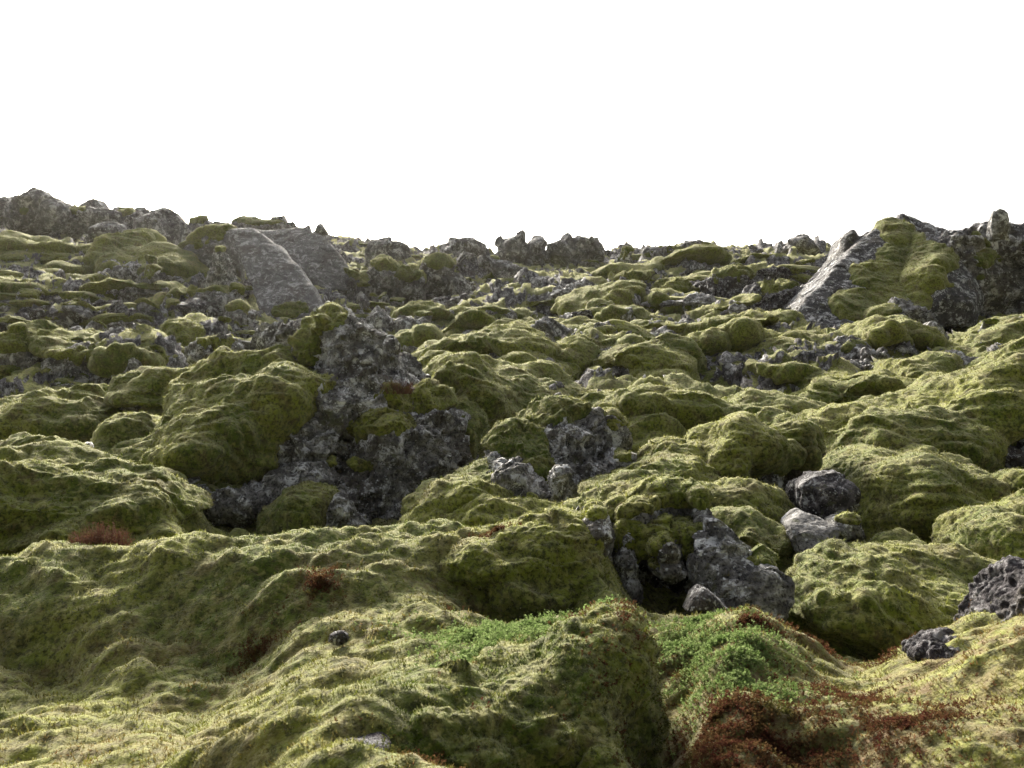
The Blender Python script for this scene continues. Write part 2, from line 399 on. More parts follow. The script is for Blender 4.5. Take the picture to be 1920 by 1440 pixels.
def ground_detail(x, y):
    r = np.hypot(x, y)
    P = np.stack([x, y, np.zeros_like(x)], 1)
    # cushions and folds of the moss near by, lava steps and hummocks farther up
    near = 0.075 * billow(P * np.array([1.3, 1.9, 1]) + 3, 3) + 0.016 * billow(P * np.array([3.6, 5.0, 1]) + 8, 2) + 0.010 * billow(P * np.array([9, 12, 1]), 2) + 0.006 * perlin(P * 25)
    wx = P + 0.5 * np.stack([perlin(P * 0.35 + 5), perlin(P * 0.35 + 11), 0 * x], 1)
    f1, f2 = worley(wx * np.array([0.42, 0.62, 1.0]))
    hum = 1 - np.clip(f1, 0, 1.1) ** 2
    big = 0.75 * (hum - 0.55) + 0.5 * fbm(wx * 0.22 + 31, 3)
    f1b, f2b = worley(wx * np.array([1.25, 1.7, 1.0]) + 7)
    med = 0.24 * (0.7 - f1b)
    far = (big + med) * sstep(7.5, 14, r) * (0.62 + 0.38 * sstep(15, 40, r))
    far = far + (0.13 * billow(P * 1.3 + 50, 3) + 0.05 * billow(P * 4.0, 2)) * sstep(13, 26, r)
    rid = sstep(38, 52, r) * 0.30 * billow(P * 0.9, 3)
    return near * (0.7 + 0.6 * sstep(3, 8, r)) * (1 - 0.4 * sstep(20, 40, r)) + far + rid
def ground_z(x, y):
    x = np.atleast_1d(np.asarray(x, float)); y = np.atleast_1d(np.asarray(y, float))
    return skirts(x, y, base_z(x, y) + ground_detail(x, y))
MOUNDS = []
def skirts(x, y, z):
    """the hillside rises to meet each mound from behind, so mounds stand as terraces and not as loose balls"""
    for (cx, cy, cz, rx, ry, rz) in MOUNDS:
        cy2 = cy + 0.55 * ry
        sel = np.nonzero((np.abs(x - cx) < 2.0 * rx) & (np.abs(y - cy) < 2.2 * ry + 0.2))[0]
        if len(sel) == 0: continue
        xs = x[sel]; ys = y[sel]
        q = ((xs - cx) / (1.15 * rx)) ** 2 + ((ys - cy2) / (1.4 * ry)) ** 2
        zs = cz + rz * (0.62 - 1.25 * q)
        d = z[sel] - zs; k = 0.3 * rz + 0.02
        h = np.clip(0.5 + 0.5 * d / k, 0, 1)
        zz = z[sel] * h + zs * (1 - h) + k * h * (1 - h)
        g = np.exp(-((xs - cx) / (0.8 * rx)) ** 2 - ((ys - (cy - 1.0 * ry)) / (0.55 * ry + 0.05)) ** 2)   # the gap before its foot
        z[sel] = zz - 0.68 * rz * g
    return z

def heath_mask(x, y):
    """where the rust red heath and dead stalks grow between the moss"""
    m = np.zeros(len(x))
    for px, py, d, rx, ry, w in HEATH:
        c = at(px, py, d)
        q = ((x - c[0]) / rx) ** 2 + ((y - c[1]) / ry) ** 2
        m = np.maximum(m, w * np.exp(-q * 1.2))
    return m
HEATH = [(1300, 1330, 3.3, 0.28, 0.40, 1.0), (1450, 1400, 3.05, 0.30, 0.35, 0.9), (1250, 1430, 3.2, 0.3, 0.3, 0.8), (1600, 1290, 3.6, 0.16, 0.25, 0.9),
         (1320, 1160, 4.5, 0.35, 0.15, 0.5), (1560, 1215, 4.2, 0.22, 0.10, 1.0), (1500, 1340, 3.4, 0.35, 0.35, 0.55), (600, 1100, 4.85, 0.14, 0.2, 0.9),
         (480, 1160, 4.6, 0.2, 0.15, 0.6), (880, 1130, 4.7, 0.14, 0.12, 0.9), (800, 1420, 2.5, 0.16, 0.14, 1.0), (930, 1000, 5.35, 0.14, 0.10, 0.9),
         (190, 830, 14.0, 0.8, 0.6, 0.9), (640, 1050, 5.1, 0.25, 0.12, 0.5), (60, 1300, 4.0, 0.2, 0.2, 0.4), (870, 880, 9.0, 0.25, 0.3, 0.8),
         (1215, 820, 11.0, 0.5, 0.6, 0.8), (1330, 800, 11.5, 0.4, 0.3, 0.7), (1720, 1210, 4.1, 0.2, 0.12, 0.8), (260, 850, 12.0, 0.5, 0.5, 0.6), (330, 960, 8.2, 0.3, 0.3, 0.6),
         (1700, 1370, 3.05, 0.6, 0.4, 0.9), (1880, 1330, 3.0, 0.3, 0.5, 0.8), (1550, 1440, 2.85, 0.5, 0.35, 0.95), (1400, 1260, 3.7, 0.5, 0.4, 0.8), (250, 1180, 4.7, 0.9, 0.2, 0.45), (1820, 1250, 3.6, 0.6, 0.45, 0.95), (1640, 1300, 3.4, 0.55, 0.4, 0.95), (100, 1400, 3.4, 0.9, 0.5, 0.65), (700, 1180, 4.4, 0.5, 0.35, 0.5), (400, 1250, 4.3, 0.5, 0.3, 0.5), (500, 1440, 2.7, 0.3, 0.2, 0.35), (850, 1070, 5.0, 0.4, 0.2, 0.55)]

def build_ground():
    dense = np.arange(-33.0, 33.01, 0.088)
    left = np.concatenate([np.arange(-180, -60, 5.0), np.arange(-60, -33.2, 0.9)])
    azs = np.radians(np.concatenate([left, dense, -left[::-1]]))
    rs = np.concatenate([[0.25, 0.6, 1.0, 1.4], np.exp(np.arange(math.log(1.7), math.log(8.0), 0.0038)),
                         np.exp(np.arange(math.log(8.0), math.log(78), 0.0062)), np.exp(np.arange(math.log(78), math.log(900), 0.08))])
    A, Rr = np.meshgrid(azs, rs, indexing='ij')
    x = (Rr * np.sin(A)).ravel(); y = (Rr * np.cos(A)).ravel()
    zb = base_z(x, y)
    z = skirts(x, y, zb + 0.0) + ground_detail(x, y)
    V = np.stack([x, y, z], 1)
    na, nr = A.shape
    i = np.arange(na - 1)[:, None]; j = np.arange(nr - 1)[None]
    Q = np.stack([i * nr + j, (i + 1) * nr + j, (i + 1) * nr + j + 1, i * nr + j + 1], -1).reshape(-1, 4)
    Q = Q[:, ::-1]
    VN, _ = vnormals(V, Q)
    if VN[:, 2].mean() < 0: Q = Q[:, ::-1]; VN = -VN
    r = np.hypot(x, y)
    # a little sideways billow so that folds overhang
    k = (0.05 + 0.25 * sstep(10, 30, r)) * perlin(V * np.array([1.4, 1.4, 2.4]) + 40)
    V = V + VN * (k * sstep(2.0, 4, r))[:, None] * 0.5
    VN, _ = vnormals(V, Q)
    nz = VN[:, 2]
    nn = fbm(V * 0.55 + 77, 3) + 0.25 * sstep(12, 22, r)
    rock = sstep(0.86, 0.58, nz - 0.22 * nn) * sstep(7.0, 11, r)
    rock = np.maximum(rock, sstep(0.15, 0.55, nn) * sstep(38, 55, r) * 0.8)
    hm = heath_mask(x, y)
    far_ = r > 6.5
    dd = np.zeros(len(V)); dd[far_] = rock_disp(V[far_], 0.9, 5.0, 'clinker')
    V = V + VN * (dd * sstep(0.35, 0.7, rock))[:, None]
    VN, _ = vnormals(V, Q)
    fv, ft = fibres(V, Q, VN, mask=(1 - rock) * (1 - 0.6 * hm))
    idx = np.concatenate([np.zeros(len(Q), int), np.ones(len(ft), int)])
    z0 = np.zeros(len(fv))
    me = mesh_from('hillside', np.concatenate([V, fv]), [Q, ft + len(V)], [M_GROUND, M_FIB], idx,
                   attrs={'rock': np.concatenate([rock, z0]), 'heath': np.concatenate([hm, heath_mask(fv[:, 0], fv[:, 1])])})
    o = bpy.data.objects.new('hillside', me); COL.objects.link(o)
    tag(o, 'moss covered lava hillside rising from the hollow in front to the ridge', 'hillside', kind='structure')

# ------------------------------------------------------------------ solids: ellipsoids and cut stones, fused and roughened
def ell(bm, px, py, d, rx, ry, rd, tilt=0.0, yaw=0.0, exact=None):
    """ellipsoid: centre by pixel and distance, rx ry in photo pixels, rd in metres"""
    s = d / F_PX
    Mx = Matrix.Translation(Vector(at(px, py, d))) @ Matrix.Rotation(R(yaw), 4, 'Z') @ Matrix.Rotation(R(tilt), 4, 'Y') @ Matrix.Diagonal((rx * s, rd, ry * s, 1))
    bmesh.ops.create_icosphere(bm, subdivisions=4, radius=1.0, matrix=Mx)
def hull(bm, pts):
    vs = [bm.verts.new(p) for p in pts]
    r = bmesh.ops.convex_hull(bm, input=vs)
    junk = [g for g in r.get('geom_interior', []) + r.get('geom_unused', []) if isinstance(g, bmesh.types.BMVert)]
    if junk: bmesh.ops.delete(bm, geom=list(set(junk)), context='VERTS')
def lump(bm, poly, d, thick, bulge=0.25, lean=0.0, shrink=0.8):
    """angular stone: outline in photo pixels at distance d (or own distance per corner), with real thickness"""
    P = [at(p[0], p[1], p[2] if len(p) > 2 else d) for p in poly]
    c = sum(P) / len(P)
    pts = list(P)
    for p in P:
        q = c + (p - c) * shrink + np.array([0, thick, lean * (p[2] - c[2])]); pts.append(q)
        pts.append(c + (p - c) * 0.55 + np.array([0, -bulge * thick, 0]))
        pts.append(c + (p - c) * 1.0 + np.array([0, thick * 0.45, 0]))
    hull(bm, pts)

def fuse(bm, voxel, smooth=4):
    me = bpy.data.meshes.new('tmp'); bm.to_mesh(me); bm.free()
    o = bpy.data.objects.new('tmp', me); COL.objects.link(o)
    m = o.modifiers.new('r', 'REMESH'); m.mode = 'VOXEL'; m.voxel_size = voxel
    if smooth:
        s = o.modifiers.new('s', 'SMOOTH'); s.factor = 0.5; s.iterations = smooth
    dg = bpy.context.evaluated_depsgraph_get()
    ev = o.evaluated_get(dg); em = ev.to_mesh()
    V = np.empty(len(em.vertices) * 3, np.float32); em.vertices.foreach_get('co', V); V = V.reshape(-1, 3).astype(float)
    L = np.empty(len(em.loops), np.int32); em.loops.foreach_get('vertex_index', L)
    T = np.empty(len(em.polygons), np.int32); em.polygons.foreach_get('loop_total', T)
    st = np.concatenate([[0], np.cumsum(T)[:-1]])
    q = L[(st[T == 4][:, None] + np.arange(4))]
    tr = L[(st[T == 3][:, None] + np.arange(3))]
    if len(tr): q = np.concatenate([q, np.concatenate([tr, tr[:, 2:]], 1)]) if len(q) else np.concatenate([tr, tr[:, 2:]], 1)
    ev.to_mesh_clear()
    bpy.data.objects.remove(o); bpy.data.meshes.remove(me)
    return V, q

def cut_low(V, Q, keep=0.35):
    """drop what is buried well below the ground"""
    gz = base_z(V[:, 0], V[:, 1])
    dead = V[:, 2] < gz - keep
    kf = ~dead[Q].all(1)
    return compact(V, Q[kf])
def compact(V, Q, *ex):
    used = np.zeros(len(V), bool); used[Q.ravel()] = True
    mp = np.cumsum(used) - 1
    r = [V[used], mp[Q]] + [e[used] for e in ex]
    return r if ex else (r[0], r[1])

def moss_disp(P, sc, seed):
    Q = P / sc + seed
    w = fbm(Q * 0.9, 2)
    a = 0.20 * perlin(Q * 0.75 + 3) + 0.11 * perlin(Q * np.array([1.5, 1.5, 2.0]) + 30) + 0.045 * billow(Q * np.array([1.5, 1.5, 2.4]), 2) + 0.021 * billow(Q * np.array([4.5, 4.5, 8.5]), 3)
    ph = Q[:, 2] * 2.3 + 1.7 * w + 0.25 * perlin(Q * 3.1); f = ph - np.floor(ph)
    a = a + 0.095 * (1 - f) * sstep(0, 0.30, f) * sstep(-0.35, 0.35, perlin(Q * 0.8 + 20))
    ph = Q[:, 2] * 6.1 + 2.1 * fbm(Q * 2.0 + 5, 2); f = ph - np.floor(ph)
    a = a + 0.026 * (1 - f) * sstep(0, 0.35, f) * sstep(-0.3, 0.3, perlin(Q * 1.6 + 40))
    return a * sc
def rock_disp(P, sc, seed, kind):
    Q = P / sc + seed
    W = Q + 0.10 * np.stack([perlin(Q * 3.1), perlin(Q * 3.1 + 9), perlin(Q * 3.1 + 19)], 1)
    if kind == 'block':
        return sc * (0.24 * facets(W * 0.9) + 0.08 * facets(W * 2.6) + 0.03 * fbm(Q * 2.0, 5, gain=0.6) + 0.010 * perlin(Q * 18))
    if kind == 'slab':
        return sc * (0.035 * facets(W * 1.3) + 0.012 * facets(W * 4.0) + 0.035 * fbm(Q * np.array([1.2, 1.2, 2.0]), 5, gain=0.55) + 0.003 * perlin(Q * 18))
    g1, g2 = worley(W * 5.5 + 4); k1, k2 = worley(W * 12.0 + 8)
    a = 0.20 * facets(W * np.array([1.7, 1.7, 1.15])) + 0.085 * facets(W * 3.9 + 7) + 0.035 * facets(W * 8.5 + 3)
    a = a + 0.035 * (0.6 - g1) + 0.016 * (0.6 - k1) + 0.12 * fbm(Q * 1.2, 4) + 0.02 * fbm(Q * 11, 2)
    if kind == 'crust': a = 0.10 * (0.6 - g1) + 0.05 * (0.6 - k1) + 0.12 * fbm(Q * 2, 4)
    return a * sc * (0.55 if kind == 'stone' else 1.0)

SEED = [0.0]
def moss_mound(label, ells, group=None, skirt=True, sc=None, smooth=8, name='moss_mound', cat='moss mound', rock=None, dens=1.0, rmat=None, under=None):
    """a cushion of moss over buried lava; ells: (px, py, d, rx, ry, depth_radius[, tilt[, yaw]]); rock: lumps that show beneath it"""
    SEED[0] += 13.7
    bm = bmesh.new()
    for e in ells:
        if e[0] == 'h': lump(bm, *e[1:]); continue
        ell(bm, *e); c_ = at(*e[:3]); k_ = e[2] / F_PX
        if skirt: MOUNDS.append((c_[0], c_[1], c_[2], e[3] * k_, e[5], e[4] * k_))
    es_ = [e for e in ells if e[0] != 'h']; d = sum(e[2] for e in es_) / len(es_)
    vox = max(0.0019 * d, 0.007)
    V, Q = fuse(bm, vox, smooth)
    V, Q = cut_low(V, Q)
    # coherent buckling of neighbouring mounds, and feet that run out into the slope
    A_ = (0.020 if d > 7.3 else 0.011) * d; L_ = 0.105 * d
    V = V + A_ * np.stack([perlin(V / L_ + 3), 0.6 * perlin(V / L_ + 13), 0.8 * perlin(V / L_ + 23)], 1) + 0.4 * A_ * np.stack([perlin(V / L_ * 2.4 + 3), 0 * V[:, 0], perlin(V / L_ * 2.4 + 23)], 1)
    VN, _ = vnormals(V, Q)
    g_ = ground_z(V[:, 0], V[:, 1]); hz = V[:, 2] - g_
    H_ = 0.045 * d
    fl = sstep(H_, -0.2 * H_, hz) * sstep(-0.25, 0.35, perlin(V / (0.16 * d) + 60) + 0.35 * np.abs(VN[:, 0]))
    nxy = VN[:, :2] / np.maximum(np.linalg.norm(VN[:, :2], axis=1)[:, None], 0.3)
    V[:, :2] += nxy * (fl * fl * (0.0 if not skirt else 0.22 if d > 13.5 else 0.80 if d > 7.3 else 0.15) * H_)[:, None]
    VN, _ = vnormals(V, Q)
    s = sc or max(0.35, 0.075 * d)
    s = min(s, 1.3)
    if under is None: under = d > 13.5
    if under and not rock:
        rock = [('e', e[0] + 0.08 * e[3], e[1] + 0.62 * e[4], e[2] - 0.12 * e[5], e[3] * 0.86, e[4] * 0.85, e[5] * 0.85) + tuple(e[6:]) for e in ells]
    V = V + VN * moss_disp(V, s, SEED[0])[:, None]
    VN, _ = vnormals(V, Q)
    fv, ft = fibres(V, Q, VN, dens=dens)
    idx = np.concatenate([np.zeros(len(Q), int), np.ones(len(ft), int)])
    me = mesh_from(name if not rock else 'moss_cushion', np.concatenate([V, fv]), [Q, ft + len(V)], [M_MOSS, M_FIB], idx)
    if not rock:
        o = bpy.data.objects.new(name, me); COL.objects.link(o)
        return tag(o, label, cat, group)
    root = bpy.data.objects.new(name, None); COL.objects.link(root); tag(root, label, cat, group)
    o = bpy.data.objects.new('moss_cushion', me); COL.objects.link(o); o.parent = root
    Vr, Qr = solid_rock(rock, d, 'clinker')
    mr = mesh_from('rock', Vr, Qr, [rmat or M_ROCK])
    o2 = bpy.data.objects.new('rock', mr); COL.objects.link(o2); o2.parent = root
    return root

def solid_rock(lumps, d, kind, sc=None, vox=None, smooth=2):
    SEED[0] += 7.9
    bm = bmesh.new()
    for l in lumps:
        if l[0] == 'e': ell(bm, *l[1:])
        else: lump(bm, *l)
    V, Q = fuse(bm, vox or max(0.0018 * d, 0.006), 6)
    V, Q = cut_low(V, Q)
    VN, _ = vnormals(V, Q)
    s = sc or min(max(0.3, 0.085 * d), 1.1)
    return V + VN * rock_disp(V, s, SEED[0], kind)[:, None], Q

def boulder(label, lumps, moss=(), d=10.0, up=None, kind='clinker', sc=None, thick=0.05, name='lava_boulder', cat='boulder', group=None,
            mat=None, noisew=0.35):
    """stone with its moss covers. moss: (px, py, d, rx, ry, rd) zones that carry moss; up: extra moss on faces that look up"""
    V, Q = None, None
    SEED[0] += 7.9
    bm = bmesh.new()
    for l in lumps:
        if l[0] == 'e': ell(bm, *l[1:])
        else: lump(bm, *l)
    V0, Q = fuse(bm, max(0.0016 * d, 0.006), 12 if kind == 'slab' else 6)
    V0, Q = cut_low(V0, Q)
    N0, _ = vnormals(V0, Q)
    s = sc or min(max(0.3, 0.085 * d), 1.1)
    V = V0 + N0 * rock_disp(V0, s, SEED[0], kind)[:, None]
    VB = V0 + N0 * (0.75 * np.clip(rock_disp(V0, s, SEED[0], kind), -0.1 * s, 0.12 * s))[:, None]
    me = mesh_from('rock', V, Q, [mat or (M_SLAB if kind == 'slab' else M_ROCK)])
    if not moss and up is None:
        o = bpy.data.objects.new(name, me); COL.objects.link(o)
        return tag(o, label, cat, group)
    root = bpy.data.objects.new(name, None); COL.objects.link(root); tag(root, label, cat, group)
    root.location = (0, 0, 0)
    o = bpy.data.objects.new('rock', me); COL.objects.link(o); o.parent = root
    # moss: mask over the stone
    m = np.full(len(V0), -1.0)
    for (px, py, dd, rx, ry, rd) in moss:
        c = at(px, py, dd); k = dd / F_PX
        q = ((V0[:, 0] - c[0]) / (rx * k)) ** 2 + ((V0[:, 1] - c[1]) / rd) ** 2 + ((V0[:, 2] - c[2]) / (ry * k)) ** 2
        m = np.maximum(m, 1 - np.sqrt(q))
    if up is not None: m = np.maximum(m, (N0[:, 2] - up) * 1.2)
    m = m + (noisew + 0.22) * 0.6 * fbm(V0 / s * 1.9 + SEED[0], 4, gain=0.6) + 0.22 * (N0[:, 2] - 0.2) + 0.10 * perlin(V0 / s * 9) - 0.02
    kf = (m[Q] > -0.05).any(1)
    if kf.sum() > 20:
        Vm, Qm, mm, Nm = compact(VB, Q[kf], m, N0)
        t = thick * s / 0.3
        h = t * sstep(-0.02, 0.38, mm) - 0.035 * s + 0.07 * s * sstep(-0.05, 0.10, mm)
        h = 0.7 * h + moss_disp(Vm, s * 0.8, SEED[0] + 5) * sstep(0.0, 0.3, mm) * 0.55
        Vm = Vm + Nm * h[:, None] + np.array([0, 0, -1.0]) * (t * 0.25 * sstep(0.1, 0.5, mm) * (1 - np.clip(Nm[:, 2], 0, 1)))[:, None]
        VN, _ = vnormals(Vm, Qm)
        fv, ft = fibres(Vm, Qm, VN, mask=sstep(0.0, 0.1, mm))
        idx = np.concatenate([np.zeros(len(Qm), int), np.ones(len(ft), int)])
        mo = mesh_from('moss_cushion', np.concatenate([Vm, fv]), [Qm, ft + len(Vm)], [M_MOSS, M_FIB], idx)
        o = bpy.data.objects.new('moss_cushion', mo); COL.objects.link(o); o.parent = root
    return root

# ================================================================== the large stones and mounds, near to far
# ---- foreground
moss_mound('long pale moss ridge in front, ending in a rounded nose beside the dark crevice',
           [(1130, 1265, 3.55, 92, 130, 0.36, 8), (1075, 1340, 3.35, 130, 160, 0.40, 10), (1140, 1200, 3.75, 60, 62, 0.22), (985, 1330, 3.25, 150, 95, 0.40, 14),
            (1165, 1330, 3.45, 58, 105, 0.28), (1120, 1450, 3.2, 80, 150, 0.35), (880, 1400, 3.05, 150, 120, 0.35, 12)], smooth=10, sc=0.36)
boulder('flat grey stone showing through the moss at the bottom edge of the picture', [('e', 672, 1436, 2.55, 62, 30, 0.13, 12), ([(610, 1450), (645, 1410), (700, 1398), (728, 1412), (728, 1455)], 2.6, 0.16)],
        d=2.7, kind='slab', name='grey_stone', cat='stone', sc=0.25, mat=M_CRUST)
boulder('small black stone lying alone on the moss slope of the hollow', [([(616, 1205), (622, 1190), (640, 1184), (654, 1192), (652, 1204), (632, 1212)], 4.22, 0.06)],
        d=2.6, kind='stone', name='black_stone', cat='stone', sc=0.06, mat=M_DARK)
boulder('small dark stone beside the green creeping plants above the pale moss ridge', [([(912, 1246), (914, 1228), (928, 1222), (944, 1230), (948, 1246)], 3.42, 0.06)],
        d=2.5, kind='stone', name='dark_stone', cat='stone', sc=0.06, mat=M_DARK)
boulder('rough purple grey lava crust at the right edge of the picture, capped with thin moss',
        [([(1862, 1215), (1870, 1180), (1895, 1160), (1912, 1120), (1928, 1085), (1990, 1070), (1990, 1270), (1900, 1250)], 4.0, 0.4), ('e', 1868, 1195, 3.95, 16, 18, 0.09), ('e', 1925, 1235, 3.85, 40, 26, 0.2)],
        moss=[(1840, 1240, 3.9, 40, 30, 0.2)], d=4.0, sc=0.34, kind='crust', mat=M_CRUST, name='lava_crust', cat='lava crust')
boulder('low dark purple lava rubble between the rusty heath and the crust at the right edge',
        [('e', 1772, 1226, 3.9, 60, 24, 0.2, 6), ('e', 1732, 1216, 3.95, 28, 20, 0.12), ('e', 1815, 1236, 3.8, 30, 18, 0.14)], d=3.4, sc=0.25, kind='crust', mat=M_CRUST, name='lava_crust', cat='lava crust')

# ---- the cave group, right of centre
boulder('leaning dark slab with blue grey lichen closing the right side of the small cave',
        [([(1300, 1010, 5.7), (1320, 975, 5.9), (1370, 1010, 5.8), (1440, 1050, 5.6), (1492, 1090, 5.4), (1490, 1130, 5.35), (1465, 1172, 5.3), (1400, 1150, 5.35), (1330, 1130, 5.5), (1305, 1090, 5.6)], 5.5, 0.55, 0.12),
         ([(1300, 1010), (1310, 990), (1345, 990), (1390, 1030), (1330, 1060)], 5.8, 0.4)],
        moss=[(1430, 1048, 5.7, 60, 14, 0.15)], d=5.6, sc=0.5, kind='block', name='lava_slab', cat='slab', thick=0.02)
boulder('rock roof of the small cave with pale lichened stone under a moss cap',
        [([(1100, 975), (1150, 940), (1230, 925), (1310, 935), (1335, 975), (1320, 1005), (1200, 1010), (1130, 1010)], 6.1, 0.8, 0.1), ([(1160, 1000), (1165, 962), (1195, 948), (1232, 960), (1236, 1000)], 5.95, 0.4), ([(1296, 990), (1298, 950), (1312, 936), (1328, 950), (1330, 990)], 5.95, 0.3)],
        moss=[(1225, 905, 6.2, 100, 38, 0.7), (1150, 940, 6.2, 70, 38, 0.5), (1280, 925, 6.2, 30, 20, 0.4)], d=6, sc=0.4, thick=0.06, name='cave_roof_rock', cat='rock', kind='stone', up=0.75, noisew=0.1)
boulder('mossy overhang with two pale stone knobs above the dark mouth of the small cave',
        [([(1160, 1010), (1175, 990), (1225, 984), (1262, 990), (1315, 992), (1336, 1020), (1328, 1058), (1290, 1062), (1250, 1058), (1200, 1062), (1168, 1040)], 5.85, 0.55, 0.15), ('e', 1250, 1034, 5.68, 28, 26, 0.14), ('e', 1246, 1066, 5.66, 30, 18, 0.14)],
        moss=[(1190, 1020, 5.75, 46, 46, 0.4), (1306, 1018, 5.8, 38, 50, 0.4), (1245, 985, 5.9, 90, 22, 0.4)], d=5.7, sc=0.36, thick=0.035, name='cave_overhang', cat='rock', kind='stone', noisew=0.15)
boulder('dark stone pillar at the left side of the small cave mouth',
        [([(1098, 985), (1118, 962), (1142, 975), (1150, 1010), (1140, 1060), (1128, 1130), (1090, 1135), (1085, 1060)], 5.5, 0.5), ('e', 1165, 1060, 5.9, 26, 60, 0.2), ('e', 1182, 1120, 5.75, 22, 32, 0.12)],
        d=5.5, sc=0.34, kind='stone', name='stone_pillar', cat='rock', moss=[(1110, 960, 5.6, 30, 18, 0.3)], thick=0.04)
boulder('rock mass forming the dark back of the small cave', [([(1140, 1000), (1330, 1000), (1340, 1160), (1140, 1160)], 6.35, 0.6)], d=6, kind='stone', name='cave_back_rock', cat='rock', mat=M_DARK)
boulder('small dark triangular stone on the ground in front of the leaning slab',
        [([(1288, 1148), (1306, 1112), (1318, 1100), (1372, 1142), (1366, 1156)], 5.05, 0.22)], d=5, sc=0.3, kind='slab', name='triangular_stone', cat='stone', mat=M_DARK)
moss_mound('steep moss bluff at the left of the small cave, its front face in shadow',
           [(1010, 1045, 5.5, 105, 88, 0.42, 4), (1060, 1000, 5.55, 52, 52, 0.3), (930, 1060, 5.45, 110, 62, 0.4, -8), (1060, 1080, 5.4, 48, 60, 0.3), (985, 1100, 5.3, 100, 42, 0.3)], sc=0.36, smooth=8)

# ---- mid right stones
boulder('rounded dark boulder spotted with white lichen, standing above two other stones',
        [([(1500, 945), (1506, 912), (1535, 898), (1570, 903), (1598, 925), (1606, 960), (1596, 990), (1545, 990), (1508, 970)], 7.4, 0.6, 0.2)], d=7.5, sc=0.42, name='round_boulder', kind='block', mat=M_DARK)
boulder('angular light grey stone leaning against the rounded dark boulder',
        [([(1478, 985, 6.7), (1503, 955, 6.9), (1574, 988, 6.7), (1577, 1010, 6.6), (1547, 1034, 6.5), (1522, 1056, 6.5), (1506, 1044, 6.5)], 6.7, 0.35, 0.15)], d=7, sc=0.4, kind='slab', name='angular_stone', cat='stone')
boulder('squat dark stone under the right side of the rounded boulder',
        [([(1560, 990), (1590, 965), (1614, 978), (1622, 1014), (1575, 1016)], 6.9, 0.3)], moss=[(1590, 970, 6.9, 22, 12, 0.2)], d=7.2, sc=0.3, kind='stone', thick=0.03, name='squat_stone', cat='stone')
boulder('small smooth dark stone resting on moss left of the angular grey stone',
        [('e', 1486, 1046, 6.9, 26, 19, 0.12, 10)], d=7, sc=0.25, kind='slab', name='smooth_stone', cat='stone', mat=M_DARK)
moss_mound('broad moss mound in front at right with a thick rounded lower lobe',
           [(1650, 1160, 5.7, 165, 52, 0.45, 3), (1600, 1110, 6.0, 110, 58, 0.5), (1740, 1070, 6.5, 110, 52, 0.5, 8), (1640, 1075, 6.4, 95, 45, 0.5, -5), (1780, 1110, 6.1, 110, 45, 0.5), (1540, 1150, 5.7, 70, 48, 0.4),
            (1880, 1110, 6.2, 80, 40, 0.5)], sc=0.42, smooth=10)
moss_mound('low moss mound left of the three piled stones', [(1405, 1015, 6.9, 74, 40, 0.45, 8), (1370, 1000, 7.0, 66, 42, 0.5), (1440, 972, 7.8, 50, 24, 0.4)], sc=0.4)
moss_mound('smooth moss bank at the right edge below the great dome', [(1890, 1030, 7.0, 105, 55, 0.6, 8), (1960, 1000, 7.2, 90, 70, 0.6)], sc=0.4)
moss_mound('rounded moss dome with a shaded front, right of the piled stones',
           [(1730, 960, 8.4, 110, 95, 0.7, 6), (1690, 900, 9.0, 85, 60, 0.7), (1790, 930, 8.7, 95, 70, 0.6, 20), (1820, 970, 8.4, 55, 50, 0.5, 30)], sc=0.55, smooth=10)
moss_mound('great moss shoulder sweeping up to the right edge above the dome',
           [(1700, 830, 10.2, 160, 60, 1.0, -10), (1830, 775, 10.6, 150, 68, 1.1, -14), (1930, 748, 10.8, 130, 88, 1.1), (1600, 815, 10.5, 84, 40, 0.8), (1690, 865, 9.8, 56, 50, 0.7)], sc=0.7, smooth=12)
boulder('dark lichened rock in the deep gap below the great moss shoulder', [([(1800, 900), (1880, 850), (1960, 840), (1980, 980), (1880, 975), (1830, 940)], 9.6, 0.8)], d=9.6, name='gap_rock', cat='rock', mat=M_DARK)
moss_mound('bright moss cushion half cut off by the right edge', [(1930, 925, 8.3, 22, 36, 0.3)], sc=0.35)
moss_mound('twin humped moss overhang above the deep dark pit',
           [(1345, 870, 8.6, 62, 45, 0.5), (1400, 850, 8.8, 90, 50, 0.55, 4), (1470, 820, 9.2, 72, 45, 0.55), (1515, 830, 9.2, 42, 50, 0.45), (1500, 860, 9.0, 26, 42, 0.35), (1390, 830, 9.2, 80, 34, 0.5)], sc=0.5,
           rock=[([(1395, 880), (1440, 870), (1475, 890), (1470, 950), (1430, 962), (1405, 930)], 8.7, 0.6)], name='mossy_overhang', cat='mossy rock', smooth=9, skirt=False)
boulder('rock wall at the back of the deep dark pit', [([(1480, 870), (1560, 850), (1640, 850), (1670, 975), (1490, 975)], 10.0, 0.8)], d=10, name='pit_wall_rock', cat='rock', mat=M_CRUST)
moss_mound('sloping moss shelf left of the twin humped overhang', [(1250, 885, 8.3, 70, 32, 0.5, -18), (1300, 855, 8.9, 70, 34, 0.5), (1180, 925, 7.6, 60, 26, 0.5, -10)], sc=0.45)
moss_mound('moss lap below the twin humped overhang with a bare brown centre', [(1370, 950, 7.6, 90, 38, 0.5), (1320, 930, 7.8, 60, 30, 0.4)], sc=0.4)

